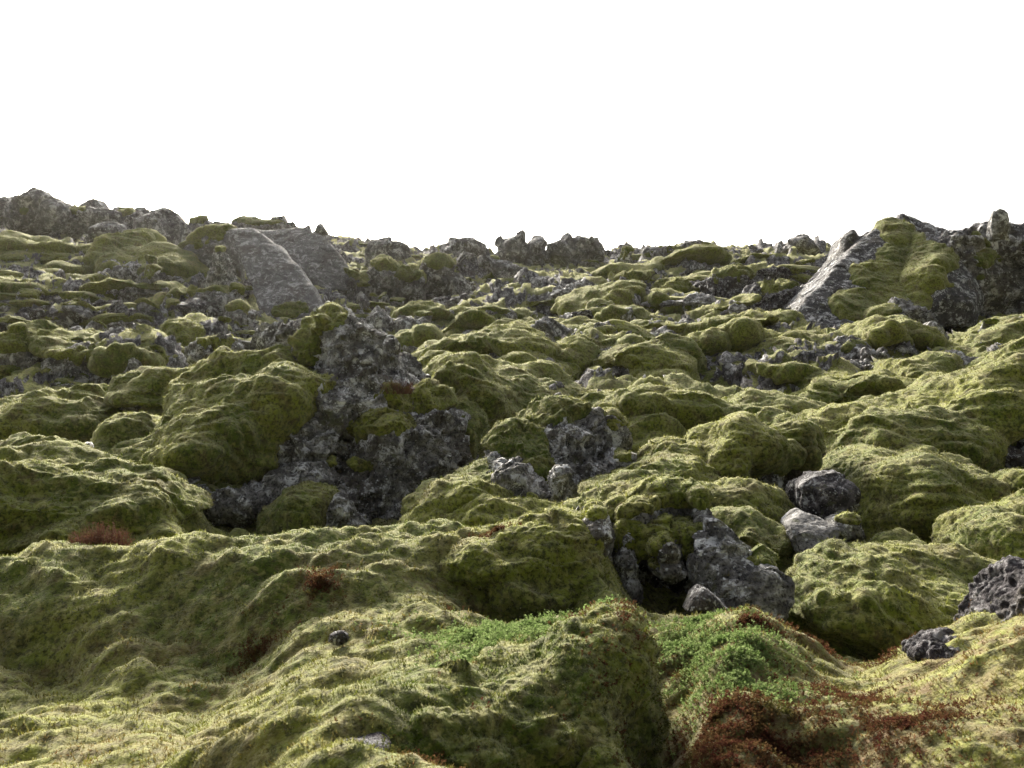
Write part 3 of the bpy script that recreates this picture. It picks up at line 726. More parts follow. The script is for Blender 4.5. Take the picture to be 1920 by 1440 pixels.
# ---- the wedge in the middle
boulder('wedge shaped lava rock in the centre, a moss tongue down its left face',
        [([(920, 870, 8.2), (940, 820, 8.5), (1000, 780, 8.9), (1060, 765, 9.1), (1120, 780, 9.1), (1140, 830, 9.0), (1130, 900, 8.7), (1110, 955, 8.3), (1060, 955, 8.2), (960, 920, 8.0)], 8.6, 1.0, 0.15),
         ([(1095, 900), (1105, 800), (1150, 780), (1172, 830), (1140, 900)], 9.2, 0.6)],
        moss=[(950, 825, 8.6, 40, 30, 0.5), (1005, 788, 8.9, 60, 17, 0.5), (1065, 768, 9.1, 60, 13, 0.5), (995, 850, 8.4, 34, 66, 0.36), (1015, 905, 8.2, 24, 50, 0.3), (1148, 780, 9.3, 34, 34, 0.5)],
        d=8.6, sc=0.5, thick=0.06, name='wedge_rock', cat='rock', noisew=-0.06)
boulder('pale rusty stone with ragged top in front of the wedge rock',
        [([(920, 890), (940, 868), (965, 866), (1000, 900), (1040, 935), (1045, 955), (985, 968), (935, 945)], 7.7, 0.5, 0.2)], d=7.7, sc=0.38, name='ragged_stone', cat='stone')
boulder('upright thin stone standing in front of the wedge rock', [([(1036, 960), (1036, 900), (1048, 880), (1066, 884), (1072, 930), (1068, 968)], 7.5, 0.25)], d=7.5, sc=0.3, name='upright_stone', cat='stone')
boulder('low dark rock with a thin moss cap right of the wedge rock', [([(1128, 895), (1140, 865), (1165, 850), (1192, 858), (1198, 880), (1170, 895)], 8.4, 0.4), ('e', 1120, 890, 8.4, 30, 22, 0.3)], moss=[(1165, 846, 8.5, 28, 10, 0.3)],
        d=8.4, sc=0.35, thick=0.025, name='low_rock', cat='rock')
moss_mound('green moss mound between the great boulder and the wedge rock', [(880, 945, 7.7, 72, 48, 0.6, -14), (930, 900, 8.2, 50, 36, 0.5), (950, 970, 7.3, 90, 36, 0.5)], sc=0.42)
moss_mound('small moss mound right of the upright stone', [(1165, 915, 8.0, 38, 26, 0.4), (1110, 965, 6.9, 50, 18, 0.4)], sc=0.35)

# ---- the great boulder
boulder('great lichened boulder left of centre with a moss cap on its peak and moss patches',
        [([(600, 760, 9.9), (598, 690, 10.1), (612, 630, 10.4), (628, 596, 10.5), (650, 584, 10.5), (690, 614, 10.3), (722, 640, 10.1), (728, 700, 9.9), (700, 780, 9.7)], 10.1, 0.9, 0.1),
         ([(552, 700, 10.6), (550, 648, 10.7), (572, 614, 10.7), (618, 588, 10.6), (630, 640, 10.5), (620, 740, 10.3)], 10.6, 0.8),
         ([(488, 905, 9.1), (484, 845, 9.2), (500, 815, 9.3), (560, 762, 9.5), (600, 712, 9.7), (650, 735, 9.5), (655, 800, 9.3), (628, 860, 9.1), (600, 920, 9.0)], 9.3, 0.9, 0.15),
         ([(478, 985, 8.9), (480, 930, 9.0), (505, 885, 9.1), (590, 880, 9.0), (632, 905, 8.9), (600, 985, 8.8)], 9.0, 0.8),
         ([(632, 900, 9.25), (645, 740, 9.75), (700, 690, 10.0), (760, 700, 10.0), (800, 800, 9.7), (760, 960, 9.2), (640, 990, 9.0)], 9.6, 0.9),
         ([(700, 720, 10.2), (735, 668, 10.3), (765, 712, 10.2), (835, 766, 10.1), (846, 800, 10.0), (760, 800, 9.9)], 10.2, 0.9),
         ([(690, 975, 9.0), (688, 850, 9.15), (715, 808, 9.3), (780, 800, 9.5), (845, 775, 9.8), (866, 790, 9.8), (848, 850, 9.5), (864, 905, 9.3), (846, 985, 9.0)], 9.3, 1.1, 0.1),
         ([(838, 985, 9.3), (850, 900, 9.5), (872, 885, 9.5), (880, 935, 9.4), (866, 985, 9.3)], 9.4, 0.5),
         ([(495, 640), (520, 612), (552, 606), (566, 690), (500, 690)], 10.9, 0.7),
         ([(622, 1002), (620, 940), (640, 905), (668, 930), (694, 1000)], 8.8, 0.4)],
        moss=[(596, 600, 10.5, 44, 34, 0.5), (578, 650, 10.5, 26, 44, 0.4), (705, 800, 9.45, 60, 30, 0.34), (740, 752, 9.85, 40, 30, 0.4), (648, 868, 9.0, 42, 16, 0.32), (808, 748, 10.1, 40, 30, 0.5), (560, 735, 9.8, 55, 34, 0.4)],
        d=9.6, sc=0.70, thick=0.045, name='great_boulder', cat='boulder', noisew=0.22)
moss_mound('huge moss dome bulging from the left flank of the great boulder',
           [('h', [(196, 905, 9.0), (222, 850, 9.5), (262, 785, 9.9), (318, 712, 10.3), (400, 668, 10.6), (470, 666, 10.6), (560, 682, 10.2), (616, 698, 9.9), (618, 728, 9.7), (560, 792, 9.3), (505, 825, 9.1), (480, 880, 8.9), (420, 925, 8.7), (300, 905, 8.6)], 9.6, 1.5, 0.36, 0.0, 0.9),
            (400, 810, 9.5, 60, 60, 0.4)], sc=0.66, smooth=34, name='moss_dome', skirt=False)
moss_mound('moss skirt sloping down on the outer left side of the huge moss dome', [(255, 830, 10.2, 60, 60, 0.7, -40), (240, 870, 9.6, 60, 40, 0.6, -30)], sc=0.5)
moss_mound('moss apron at the foot of the great boulder', [(580, 968, 8.55, 58, 46, 0.4, -18), (545, 990, 8.5, 46, 30, 0.35)], sc=0.4, skirt=False)
boulder('pale knobbly rock at the foot of the great boulder, below the moss dome', [([(312, 950), (320, 915), (352, 890), (392, 925), (400, 960), (330, 968)], 8.6, 0.5, 0.2), ('e', 440, 945, 8.8, 70, 34, 0.4), ('e', 400, 940, 8.7, 34, 24, 0.3)], moss=[(410, 905, 8.8, 42, 15, 0.3)],
        d=8.6, sc=0.36, thick=0.03, name='knobbly_rock', cat='rock')
boulder('whitish lichen stone standing against the foot of the great boulder', [([(618, 1000), (622, 950), (632, 930), (650, 935), (672, 985), (684, 1000)], 8.3, 0.3)], d=8.3, sc=0.3, name='whitish_stone', cat='stone')
boulder('upright rock spurs behind the top left of the huge moss dome', [([(470, 660), (480, 625), (505, 615), (520, 660)], 11.5, 0.5), ([(495, 700), (520, 630), (560, 600), (590, 650), (560, 700)], 11.2, 0.6)], d=11, sc=0.5, name='rock_spur', cat='rock')

# ---- left side
moss_mound('wide pale moss mound at the left edge beside the great boulder',
           [(120, 935, 7.4, 170, 85, 0.9, 6), (240, 955, 7.2, 85, 62, 0.6), (20, 930, 7.4, 120, 85, 0.9), (60, 880, 8.4, 120, 48, 0.8), (170, 1000, 6.9, 130, 42, 0.5)], sc=0.45, smooth=12)
moss_mound('long low moss mound with a dark underside at the left edge', [(110, 800, 12.4, 150, 48, 1.2, 2), (20, 805, 12.4, 90, 45, 1.2), (200, 770, 13, 60, 38, 0.9)], sc=0.7)
boulder('dark ragged outcrop at the left edge with moss on its shoulder',
        [([(-40, 745), (-30, 660), (40, 625), (80, 640), (100, 690), (90, 745)], 16, 2.0, 0.15), ([(80, 740), (95, 665), (150, 660), (165, 720), (150, 745)], 15.6, 1.4), ([(150, 740), (155, 668), (200, 655), (208, 700), (195, 742)], 15.8, 1.2)],
        moss=[(45, 640, 16.3, 52, 34, 1.2), (20, 700, 15.9, 44, 18, 0.7), (185, 660, 16, 26, 10, 0.8), (130, 725, 15.4, 40, 20, 0.5)], d=16, sc=1.0, name='ragged_outcrop', cat='outcrop', noisew=-0.1)
boulder('small rock with a moss cap in the gap left of the huge moss dome', [([(222, 745), (225, 715), (250, 708), (275, 725), (290, 770), (240, 775)], 12.2, 0.7)], moss=[(245, 712, 12.3, 28, 16, 0.5)], d=12, sc=0.5, name='capped_rock', cat='rock')
moss_mound('small moss cushion behind the left side of the huge moss dome', [(325, 712, 12.5, 46, 26, 0.6, -15), (290, 735, 12.2, 30, 18, 0.5)], sc=0.5)
boulder('pair of grey knobs behind the huge moss dome', [('e', 385, 668, 13.5, 26, 22, 0.4), ('e', 425, 662, 13.6, 24, 18, 0.4)], moss=[(415, 648, 13.6, 30, 9, 0.4)], d=13.5, sc=0.6, thick=0.03, name='knobby_rock', cat='rock')
moss_mound('moss mound with an undercut edge above the left outcrop gap', [(190, 655, 17, 110, 34, 1.6, 6), (255, 668, 16.4, 60, 42, 1.2), (130, 640, 17.6, 40, 22, 1.0)], sc=1.0)
moss_mound('dark green moss hump between the rocks below the tall stone spike', [(350, 632, 19, 46, 32, 1.0), (310, 640, 19, 30, 20, 0.8)], sc=0.9)

# ---- right of the great boulder
moss_mound('large smooth moss mound behind the wedge rock with a lobe hanging to the right',
           [(880, 770, 11.8, 125, 85, 1.3, 4), (960, 730, 12.4, 78, 44, 1.0, 8), (860, 830, 11.0, 80, 70, 1.0), (820, 720, 12.8, 62, 34, 1.0, -10), (1000, 745, 12.0, 36, 32, 0.6)], sc=0.75, smooth=12)
boulder('small smooth grey stone under the hanging lobe of the large moss mound', [([(1000, 770), (1010, 745), (1040, 745), (1045, 765)], 11.3, 0.4)], d=11, sc=0.5, kind='slab', name='tucked_stone', cat='stone')
moss_mound('moss hummock ridge on the slope above the large smooth mound', [(850, 668, 15.5, 80, 24, 1.0, -12), (950, 655, 15.5, 90, 36, 1.2, -4), (1000, 690, 14.6, 60, 30, 1.0)], sc=0.9)
moss_mound('moss draped rock right of the hummock ridge, its lichened face bare',
           [(1060, 660, 15.6, 52, 32, 1.0, -25), (1110, 650, 16.0, 30, 16, 0.8)], sc=0.8, rock=[([(1070, 705), (1085, 660), (1110, 650), (1140, 680), (1145, 710)], 15.4, 0.9)], name='mossy_rock', cat='mossy rock')
moss_mound('dark fronted moss bank spanning the middle of the slope', [(1200, 690, 15.3, 95, 42, 1.3, 6), (1150, 665, 16, 70, 26, 1.0), (1260, 670, 15.9, 60, 32, 1.0), (1230, 720, 14.6, 60, 30, 0.9)], sc=0.9)
moss_mound('moss overhang with a rocky foot right of the dark fronted bank', [(1310, 652, 16.6, 60, 24, 1.0), (1355, 640, 17, 60, 18, 1.0, 4), (1385, 650, 16.6, 34, 22, 0.7)], sc=0.9,
           rock=[([(1290, 720), (1295, 685), (1330, 670), (1345, 720)], 15.8, 0.8), ([(1340, 722), (1350, 690), (1410, 668), (1432, 700), (1420, 715)], 15.7, 0.8)], name='mossy_rock', cat='mossy rock')
moss_mound('rolling moss bank below the huge tilted slab', [(1480, 650, 17.4, 70, 26, 1.2), (1550, 655, 17, 80, 34, 1.2, 4), (1630, 645, 17.6, 80, 30, 1.3), (1700, 640, 18, 50, 32, 1.2), (1450, 690, 15.8, 60, 26, 1.0)], sc=1.0)
moss_mound('knobbly moss hump with two heads in the middle of the right slope', [(1500, 688, 15.4, 28, 17, 0.6), (1540, 695, 15.2, 24, 16, 0.5), (1470, 715, 14.6, 60, 26, 0.8)], sc=0.6)
moss_mound('wide moss back running across the middle of the slope toward the right',
           [(1180, 775, 12.2, 110, 44, 1.2, 4), (1290, 780, 12.2, 130, 42, 1.2, 6), (1420, 785, 12.0, 125, 34, 1.1, 5), (1200, 830, 11.2, 70, 34, 0.8), (1130, 750, 12.8, 50, 26, 0.9)], sc=0.75, smooth=12)
moss_mound('moss cushion overhanging a small rock face, right of the wide moss back',
           [(1600, 728, 13.4, 56, 26, 0.8, 2), (1570, 740, 13.2, 26, 30, 0.6), (1650, 735, 13.4, 50, 24, 0.8)], sc=0.6, rock=[([(1545, 785), (1548, 750), (1590, 745), (1610, 780)], 13.2, 0.6)], name='mossy_rock', cat='mossy rock')
moss_mound('moss mound with a dark bare left head below the pillar stone', [(1740, 715, 14, 62, 32, 0.9, 10), (1690, 700, 14.2, 30, 24, 0.6), (1650, 775, 12.4, 70, 26, 0.7)], sc=0.7)
moss_mound('upper moss slope at the right edge below the ragged outcrop', [(1850, 665, 16.5, 110, 30, 1.4, -8), (1930, 640, 17.5, 90, 36, 1.4)], sc=0.9)
boulder('upper of two stubby brown rock heads on the right slope', [('e', 1630, 668, 15.6, 26, 14, 0.4)], d=15.4, sc=0.5, name='brown_rock', cat='rock')
boulder('lower of two stubby brown rock heads on the right slope', [('e', 1612, 692, 15.0, 34, 14, 0.4)], d=15.4, sc=0.5, name='brown_rock', cat='rock')
boulder('pillar stone with a ragged side standing below the ragged right outcrop', [([(1733, 665), (1735, 625), (1745, 605), (1758, 608), (1780, 640), (1795, 668)], 18.5, 0.9)], d=18.5, sc=0.9, kind='stone', name='pillar_stone', cat='stone')
boulder('dark rock head on the great moss shoulder at the right edge', [([(1870, 715), (1880, 680), (1905, 672), (1925, 700), (1925, 720)], 12.5, 0.6)], d=12.5, sc=0.5, name='shoulder_rock', cat='rock')

# ---- right skyline
boulder('huge tilted slab on the right skyline with a bright moss sheet down its face',
        [([(1475, 622, 22), (1490, 585, 22.5), (1560, 510, 24), (1620, 445, 25.5), (1662, 425, 26), (1692, 402, 26.5), (1732, 418, 26.5), (1765, 470, 26), (1830, 590, 24), (1760, 615, 22.5), (1600, 620, 21.8)], 24, 3.0, 0.06),
         ([(1560, 500), (1580, 440), (1600, 430), (1615, 450)], 26, 1.0), ([(1720, 600, 22.6), (1700, 520, 23.5), (1730, 440, 25), (1770, 440, 25.5), (1850, 560, 24), (1830, 612, 22.8)], 24, 2.5), ([(1620, 622, 21.6), (1640, 580, 22), (1700, 570, 22), (1720, 622, 21.6)], 22, 1.2)],
        moss=[(1688, 440, 25.4, 32, 44, 1.6), (1712, 490, 24.5, 66, 40, 1.8), (1680, 525, 23.7, 80, 46, 1.8), (1622, 570, 22.5, 60, 36, 1.4), (1700, 565, 22.8, 44, 44, 1.4)],
        d=22, sc=1.9, thick=0.025, kind='slab', name='tilted_slab', cat='slab', noisew=-0.08, mat=M_TILT)
boulder('square headed pinnacle of stacked stone standing up at the right end of the skyline', [([(1860, 450), (1866, 420), (1862, 400), (1876, 392), (1890, 396), (1888, 420), (1894, 450)], 24.0, 0.35)], d=14, sc=0.35, kind='stone', name='pinnacle_stone', cat='stone')
boulder('ragged lava outcrop at the right end of the skyline, moss on its shoulders',
        [([(1745, 610), (1760, 480), (1790, 450), (1830, 445), (1850, 500), (1850, 600)], 24.5, 3, 0.12), ([(1820, 600), (1815, 440), (1850, 420), (1905, 425), (1930, 470), (1960, 600)], 25.2, 3, 0.12),
         ('e', 1795, 445, 25.2, 26, 14, 0.6), ([(1900, 600), (1905, 450), (1925, 432), (2060, 410), (2100, 600)], 25, 3.5),
         ([(1700, 470), (1740, 425), (1775, 440), (1780, 480)], 26, 1.5), ('e', 1690, 600, 22.5, 60, 24, 0.8)],
        moss=[(1905, 480, 23.6, 52, 30, 1.5), (1835, 452, 24.9, 26, 14, 0.8), (1870, 515, 23.4, 30, 18, 0.8), (1830, 520, 23.6, 36, 14, 0.7)], d=25, sc=1.3, thick=0.04, name='ragged_outcrop', cat='outcrop', mat=M_RIDGE)
# ---- left skyline
boulder('great leaning slab below the left skyline with a smooth speckled face',
        [([(428, 428, 30.5), (470, 425, 30.8), (520, 460, 30), (560, 500, 29), (600, 560, 27.5), (612, 590, 27), (520, 605, 26.8), (490, 590, 27), (470, 540, 28)], 29, 1.1, 0.05)], d=26, sc=1.3, kind='slab', name='leaning_slab', cat='slab',
        moss=[(545, 582, 27, 34, 15, 0.8)], thick=0.04)
boulder('second broad slab behind the great leaning one',
        [([(460, 432, 33), (520, 432, 33), (560, 425, 33), (600, 440, 32.5), (640, 480, 31.5), (662, 520, 31), (655, 545, 30.5), (600, 545, 30.4), (560, 500, 31)], 32, 1.4, 0.05), ([(588, 440), (592, 424), (600, 418), (615, 438)], 33, 0.6),
         ([(560, 440), (570, 428), (578, 420), (584, 440)], 33, 0.5)], d=28, sc=1.4, kind='slab', name='broad_slab', cat='slab')
boulder('tall stone spike left of the great leaning slab', [([(386, 560), (388, 505), (398, 478), (410, 468), (422, 480), (430, 520), (442, 560), (430, 590)], 26, 0.8)], moss=[(410, 466, 26, 14, 7, 0.5)],
        d=24, sc=1.0, name='stone_spike', cat='stone', thick=0.03)
boulder('rocky steps below the tall stone spike', [([(385, 610), (382, 570), (395, 550), (430, 552), (438, 580), (430, 612)], 25, 1.2), ([(300, 590), (305, 555), (330, 540), (345, 560), (345, 595)], 25.5, 1.0), ([(345, 590), (355, 545), (385, 550), (390, 590)], 25.8, 1.0),
        ([(375, 640), (385, 610), (400, 597), (418, 620), (420, 640)], 22.5, 0.8), ([(420, 640), (430, 590), (450, 575), (470, 620), (465, 645)], 23.5, 0.9)],
        moss=[(330, 540, 25.6, 40, 14, 1.2), (400, 548, 25.2, 30, 8, 0.8), (445, 580, 23.6, 20, 9, 0.6)], d=24, sc=1.1, name='rocky_steps', cat='rock')
boulder('shadowed slab leaning left of the great leaning slab', [([(335, 470), (380, 440), (428, 428), (445, 470), (450, 520), (440, 560), (420, 540), (400, 470)], 31.5, 1.0)], d=28, sc=1.3, kind='slab', name='shadowed_slab', cat='slab', up=0.5)
moss_mound('broad triangular moss slope left of the tall stone spike', [(280, 505, 32, 100, 42, 2.6, 10), (260, 480, 33.5, 60, 30, 2.2), (340, 515, 31, 62, 24, 2.0, 10)], sc=1.3)
moss_mound('long moss terrace under the rocks at the left skyline', [(80, 475, 35, 110, 20, 2.6, 3), (60, 492, 34, 90, 16, 2.2), (190, 482, 34.5, 40, 20, 2.0)], sc=1.3)
moss_mound('lower moss terrace across the left slope', [(100, 545, 29, 130, 18, 2.0, 2), (260, 548, 28, 110, 16, 2.0, 3), (140, 508, 31.5, 30, 12, 1.4)], sc=1.2)

SKY = [
 ('largest round topped rock at the far left of the skyline', [([(15, 420), (14, 385), (35, 362), (62, 355), (88, 365), (110, 390), (112, 430), (60, 440)], 42, 2.4)], [(45, 395, 41.5, 10, 6, .6)]),
 ('block leaning on the right of the largest skyline rock', [([(80, 425), (82, 372), (105, 375), (120, 400), (118, 430)], 41, 1.6)], []),
 ('rocks low at the left edge of the skyline', [([(-40, 400), (-20, 372), (12, 374), (18, 405), (0, 420)], 43, 2.0)], []),
 ('broad flat topped boulder on the left skyline with moss on its crest', [([(118, 420), (130, 396), (170, 384), (218, 400), (225, 418), (170, 428)], 41.5, 2.0)], [(140, 393, 41.5, 26, 7, 1.2)]),
 ('small peak standing on the left skyline between two boulders', [([(150, 395), (168, 375), (176, 373), (182, 392)], 43.5, 1.0)], []),
 ('white spotted boulder under the left skyline', [([(152, 455), (160, 425), (185, 416), (215, 420), (228, 445), (222, 462), (180, 465)], 38, 2.0)], []),
 ('flat shaded boulder left of the pointed one on the left skyline', [([(205, 440), (215, 402), (262, 396), (268, 408), (250, 450)], 42, 1.6)], [(230, 400, 42, 20, 5, .8)]),
 ('pale pointed boulder on the left skyline', [([(245, 458), (250, 412), (275, 404), (290, 397), (305, 408), (325, 425), (330, 465), (290, 470)], 40.5, 2.0)], []),
 ('low grey block right of the pale pointed boulder', [([(305, 425), (310, 410), (330, 407), (338, 425)], 43, 1.0)], []),
 ('mossy crest blocks just left of the sun glow', [([(340, 450), (345, 415), (375, 405), (395, 415), (400, 450)], 43, 1.4), ([(395, 440), (398, 412), (430, 418), (440, 440)], 42, 1.4)], [(370, 408, 43, 24, 6, .9)]),
 ('crest stones glowing against the sun', [([(430, 440), (440, 418), (500, 422), (545, 416), (552, 440)], 45, 1.6)], [(490, 420, 45, 50, 6, 1.0)]),
 ('angular boulder standing on the middle left skyline', [([(692, 500), (695, 455), (730, 443), (762, 462), (768, 490), (730, 505)], 42, 1.8)], []),
 ('pair of blunt rocks in the dip of the skyline', [([(860, 475), (862, 455), (885, 450), (910, 458), (915, 478)], 47, 1.6), ([(820, 480), (835, 460), (850, 456), (855, 480)], 46, 1.0)], []),
 ('dark upright block in the middle of the skyline', [([(941, 488), (940, 452), (965, 440), (988, 434), (992, 460), (986, 492), (960, 492)], 44, 1.8)], []),
 ('dark tilted slab with white specks below the upright block', [([(900, 482), (920, 476), (985, 500), (990, 520), (960, 536), (930, 532), (905, 505)], 39, 1.2)], []),
 ('round grey boulder right of the upright block on the skyline', [([(1058, 480), (1066, 445), (1085, 436), (1120, 440), (1133, 455), (1134, 482), (1090, 492)], 46, 2.0)], []),
 ('rubble heap between the upright block and the round grey boulder', [([(990, 485), (995, 455), (1008, 448), (1025, 465), (1030, 490)], 45, 1.4), ([(1022, 485), (1030, 458), (1050, 450), (1070, 465), (1070, 490)], 46, 1.4)], []),
 ('dark low peak near the right end of the open skyline', [([(1470, 470), (1480, 452), (1510, 442), (1528, 455), (1540, 470)], 44, 1.8)], []),
 ('long flat ledge of grey rock on the open skyline', [([(1210, 495), (1215, 472), (1260, 462), (1330, 466), (1350, 490)], 44, 2.0)], [(1280, 462, 44, 70, 7, 1.4)]),
 ('reddish crest stones above the flat ledge', [([(1270, 465), (1285, 450), (1320, 450), (1345, 462)], 47, 1.6)], [(1340, 460, 47, 50, 7, 1.2)]),
]
for lab, lumps, mo in SKY:
    boulder(lab, lumps, moss=mo, d=30, sc=1.8, name='skyline_rock', cat='rock', kind='block', thick=0.02, noisew=0.15, mat=M_RIDGE)
for lab, e in [('highest of the long moss fingers below the upright skyline block', [(1010, 530, 33, 75, 14, 1.2, -22), (1050, 518, 34, 50, 12, 1.2, -10)]),
               ('middle long moss finger with a shaded lower edge', [(1020, 560, 29.5, 80, 14, 1.1, -26), (1080, 540, 31, 50, 13, 1.1, -10)]),
               ('pale moss slope between the moss fingers and the dark right rocks', [(1130, 570, 28, 85, 24, 2.0, -18), (1080, 600, 25.5, 60, 14, 1.4, -12)]),
               ('rounded moss hump in front of the dark right rocks', [(1160, 590, 24.5, 55, 20, 1.4, 2), (1210, 600, 24, 30, 14, 1.0)]),
               ('oval moss pillow in the valley below the moss fingers', [(895, 622, 21.5, 58, 18, 1.1, 4)]),
               ('long thin moss pillow behind the oval one', [(920, 590, 24.5, 60, 10, 1.0, 2), (810, 600, 24, 50, 15, 1.0, 12)]),
               ('round moss hump beside the valley, rock showing under its lip', [(780, 648, 19.5, 32, 24, 0.9, 10), (780, 615, 21.5, 40, 22, 1.0, 20)]),
               ('moss bank on the rise behind the hummock ridge', [(1010, 625, 19, 100, 16, 1.3, -4), (1110, 630, 18.5, 80, 16, 1.3)]),
               ('moss cushions along the rise right of the rounded hump', [(1250, 615, 20.5, 70, 15, 1.2), (1340, 620, 20, 60, 14, 1.1), (1200, 640, 18.5, 60, 14, 1.0)]),
               ('bright moss slope running up to the foot of the huge tilted slab', [(1440, 608, 21.5, 60, 18, 1.3, -20), (1400, 622, 20, 60, 12, 1.2, -8)]),
               ('upper pale moss field on the right slope', [(1180, 520, 35, 75, 18, 2.4, -8), (1290, 505, 37, 80, 14, 2.4), (1400, 500, 38, 80, 12, 2.4)]),
               ('moss capped rock heads among the dark right rocks', [(1370, 585, 24, 45, 12, 0.9, -14), (1250, 560, 27, 44, 16, 1.2), (1300, 570, 26, 34, 12, 0.9)])]:
    moss_mound(lab, e, sc=1.0)
boulder('diamond shaped rock on the slope behind the great boulder', [([(690, 660), (685, 600), (705, 570), (735, 600), (742, 640), (730, 670)], 21, 1.0)], d=19, sc=0.9, name='diamond_rock', cat='rock', kind='stone')
boulder('steep ragged crag right of the broad slabs', [([(695, 560), (692, 510), (715, 495), (750, 500), (800, 530), (800, 570)], 31, 2.0), ([(780, 560), (790, 500), (815, 480), (860, 520), (885, 560), (850, 590)], 32, 2.0), ([(840, 610), (845, 560), (875, 550), (890, 590), (880, 620)], 27, 1.2)],
        moss=[(720, 495, 31, 34, 12, 1.4), (770, 520, 31, 30, 12, 1.2), (830, 500, 32, 34, 9, 1.2)], d=30, sc=1.4, name='ragged_crag', cat='outcrop', mat=M_RIDGE)
boulder('dark rock band across the right slope below the open skyline', [([(1130, 560), (1145, 525), (1200, 520), (1215, 560)], 31, 1.6), ([(1300, 590), (1310, 530), (1400, 505), (1412, 540), (1400, 580)], 29, 2.0), ([(1400, 600), (1415, 545), (1490, 535), (1520, 560), (1480, 600)], 26.5, 2.0), ([(1220, 580), (1240, 535), (1300, 535), (1310, 585)], 29.5, 1.6)],
        moss=[(1260, 540, 29.5, 40, 14, 1.4), (1370, 520, 29.5, 36, 10, 1.2), (1460, 540, 26.8, 40, 9, 1.2), (1180, 520, 31, 36, 8, 1.2)], d=28, sc=1.4, name='dark_rock_band', cat='outcrop', mat=M_DARK)

build_ground()
# ================================================================== scattered lava stones on the upper slope
def prototype(i):
    """a stone about one metre across, with a moss cover on some"""
    r = random.Random(100 + i)
    bm = bmesh.new()
    for k in range(r.choice((1, 2, 2, 3))):
        pts = []
        c = np.array([r.uniform(-.25, .25) * (k > 0), r.uniform(-.2, .2) * (k > 0), r.uniform(-.15, .25) * (k > 0)])
        sx, sy, sz = r.uniform(.32, .55), r.uniform(.3, .45), r.uniform(.3, .6) if i % 3 else r.uniform(.18, .3)
        for _ in range(9 if i % 2 else 12):
            v = np.array([r.gauss(0, 1) for _ in range(3)]); v /= np.abs(v).max() ** .5 * np.linalg.norm(v) ** .5
            pts.append(c + v * np.array([sx, sy, sz]))
        hull(bm, pts)
    V0, Q = fuse(bm, 0.028, 2)
    N0, _ = vnormals(V0, Q)
    kind = ('slab', 'block', 'clinker', 'block')[i % 4]
    V = V0 + N0 * rock_disp(V0, 0.75, 3.3 * i, kind)[:, None]
    rock_me = mesh_from('rock', V, Q, [(M_RIDGE, M_DARK, M_ROCK, M_RIDGE)[i % 4]])
    moss_me = None
    if i % 2 == 0:
        m = (N0[:, 2] - 0.45) * 1.3 + 0.35 * fbm(V0 * 2.2 + i, 3)
        kf = (m[Q] > -0.05).any(1)
        Vm, Qm, mm, Nm = compact(V0, Q[kf], m, N0)
        h = 0.10 * sstep(0, .4, mm) - 0.02 + 0.03 * sstep(-.05, .1, mm) + moss_disp(Vm, 0.5, i) * sstep(0, .2, mm)
        Vm = Vm + Nm * h[:, None]
        moss_me = mesh_from('moss_cushion', Vm, Qm, [M_MOSS])
    return rock_me, moss_me
PROTO = [prototype(i) for i in range(10)]
MPROTO = []
for i in range(4):
    bm = bmesh.new(); r = random.Random(i)
    for k in range(3):
        Mx = Matrix.Translation((r.uniform(-.4, .4), r.uniform(-.25, .25), r.uniform(-.1, .1))) @ Matrix.Diagonal((r.uniform(.45, .8), r.uniform(.35, .5), r.uniform(.25, .38), 1))
        bmesh.ops.create_icosphere(bm, subdivisions=4, radius=1.0, matrix=Mx)
    V, Q = fuse(bm, 0.035, 6); VN, _ = vnormals(V, Q)
    V = V + VN * moss_disp(V, 0.8, i * 5.0)[:, None] + 0.30 * np.stack([perlin(V * 1.3 + i), 0.5 * perlin(V * 1.3 + i + 9), 0.6 * perlin(V * 1.3 + i + 19)], 1)
    bm = bmesh.new()
    for k in range(4):
        a_ = r.uniform(0, 6.28)
        Mx = Matrix.Translation((.4 * math.cos(a_), -.15 + .25 * math.sin(a_), -.32)) @ Matrix.Diagonal((r.uniform(.3, .5), r.uniform(.3, .4), r.uniform(.25, .42), 1))
        bmesh.ops.create_icosphere(bm, subdivisions=3, radius=1.0, matrix=Mx)
    Vr, Qr = fuse(bm, 0.035, 1); Nr, _ = vnormals(Vr, Qr)
    Vr = Vr + Nr * rock_disp(Vr, 0.6, i * 3.1, 'clinker')[:, None]
    MPROTO.append((mesh_from('moss_cushion', V, Q, [M_MOSS]), mesh_from('rock', Vr, Qr, [M_ROCK if i % 2 else M_DARK])))

def place(rm, mm, x, y, z, w, nm, lab, grp, flat=1.0):
    o = bpy.data.objects.new(nm, rm); COL.objects.link(o)
    o.location = (x, y, z); o.rotation_euler = (random.uniform(-.35, .35), random.uniform(-.35, .35), random.uniform(0, 6.28))
    o.scale = (w * random.uniform(.8, 1.3), w * random.uniform(.8, 1.2), w * random.uniform(.7, 1.2) * flat)
    tag(o, lab, 'stone', grp)
    if mm is not None:
        c = bpy.data.objects.new('moss_cushion', mm); COL.objects.link(c); c.parent = o
    return o
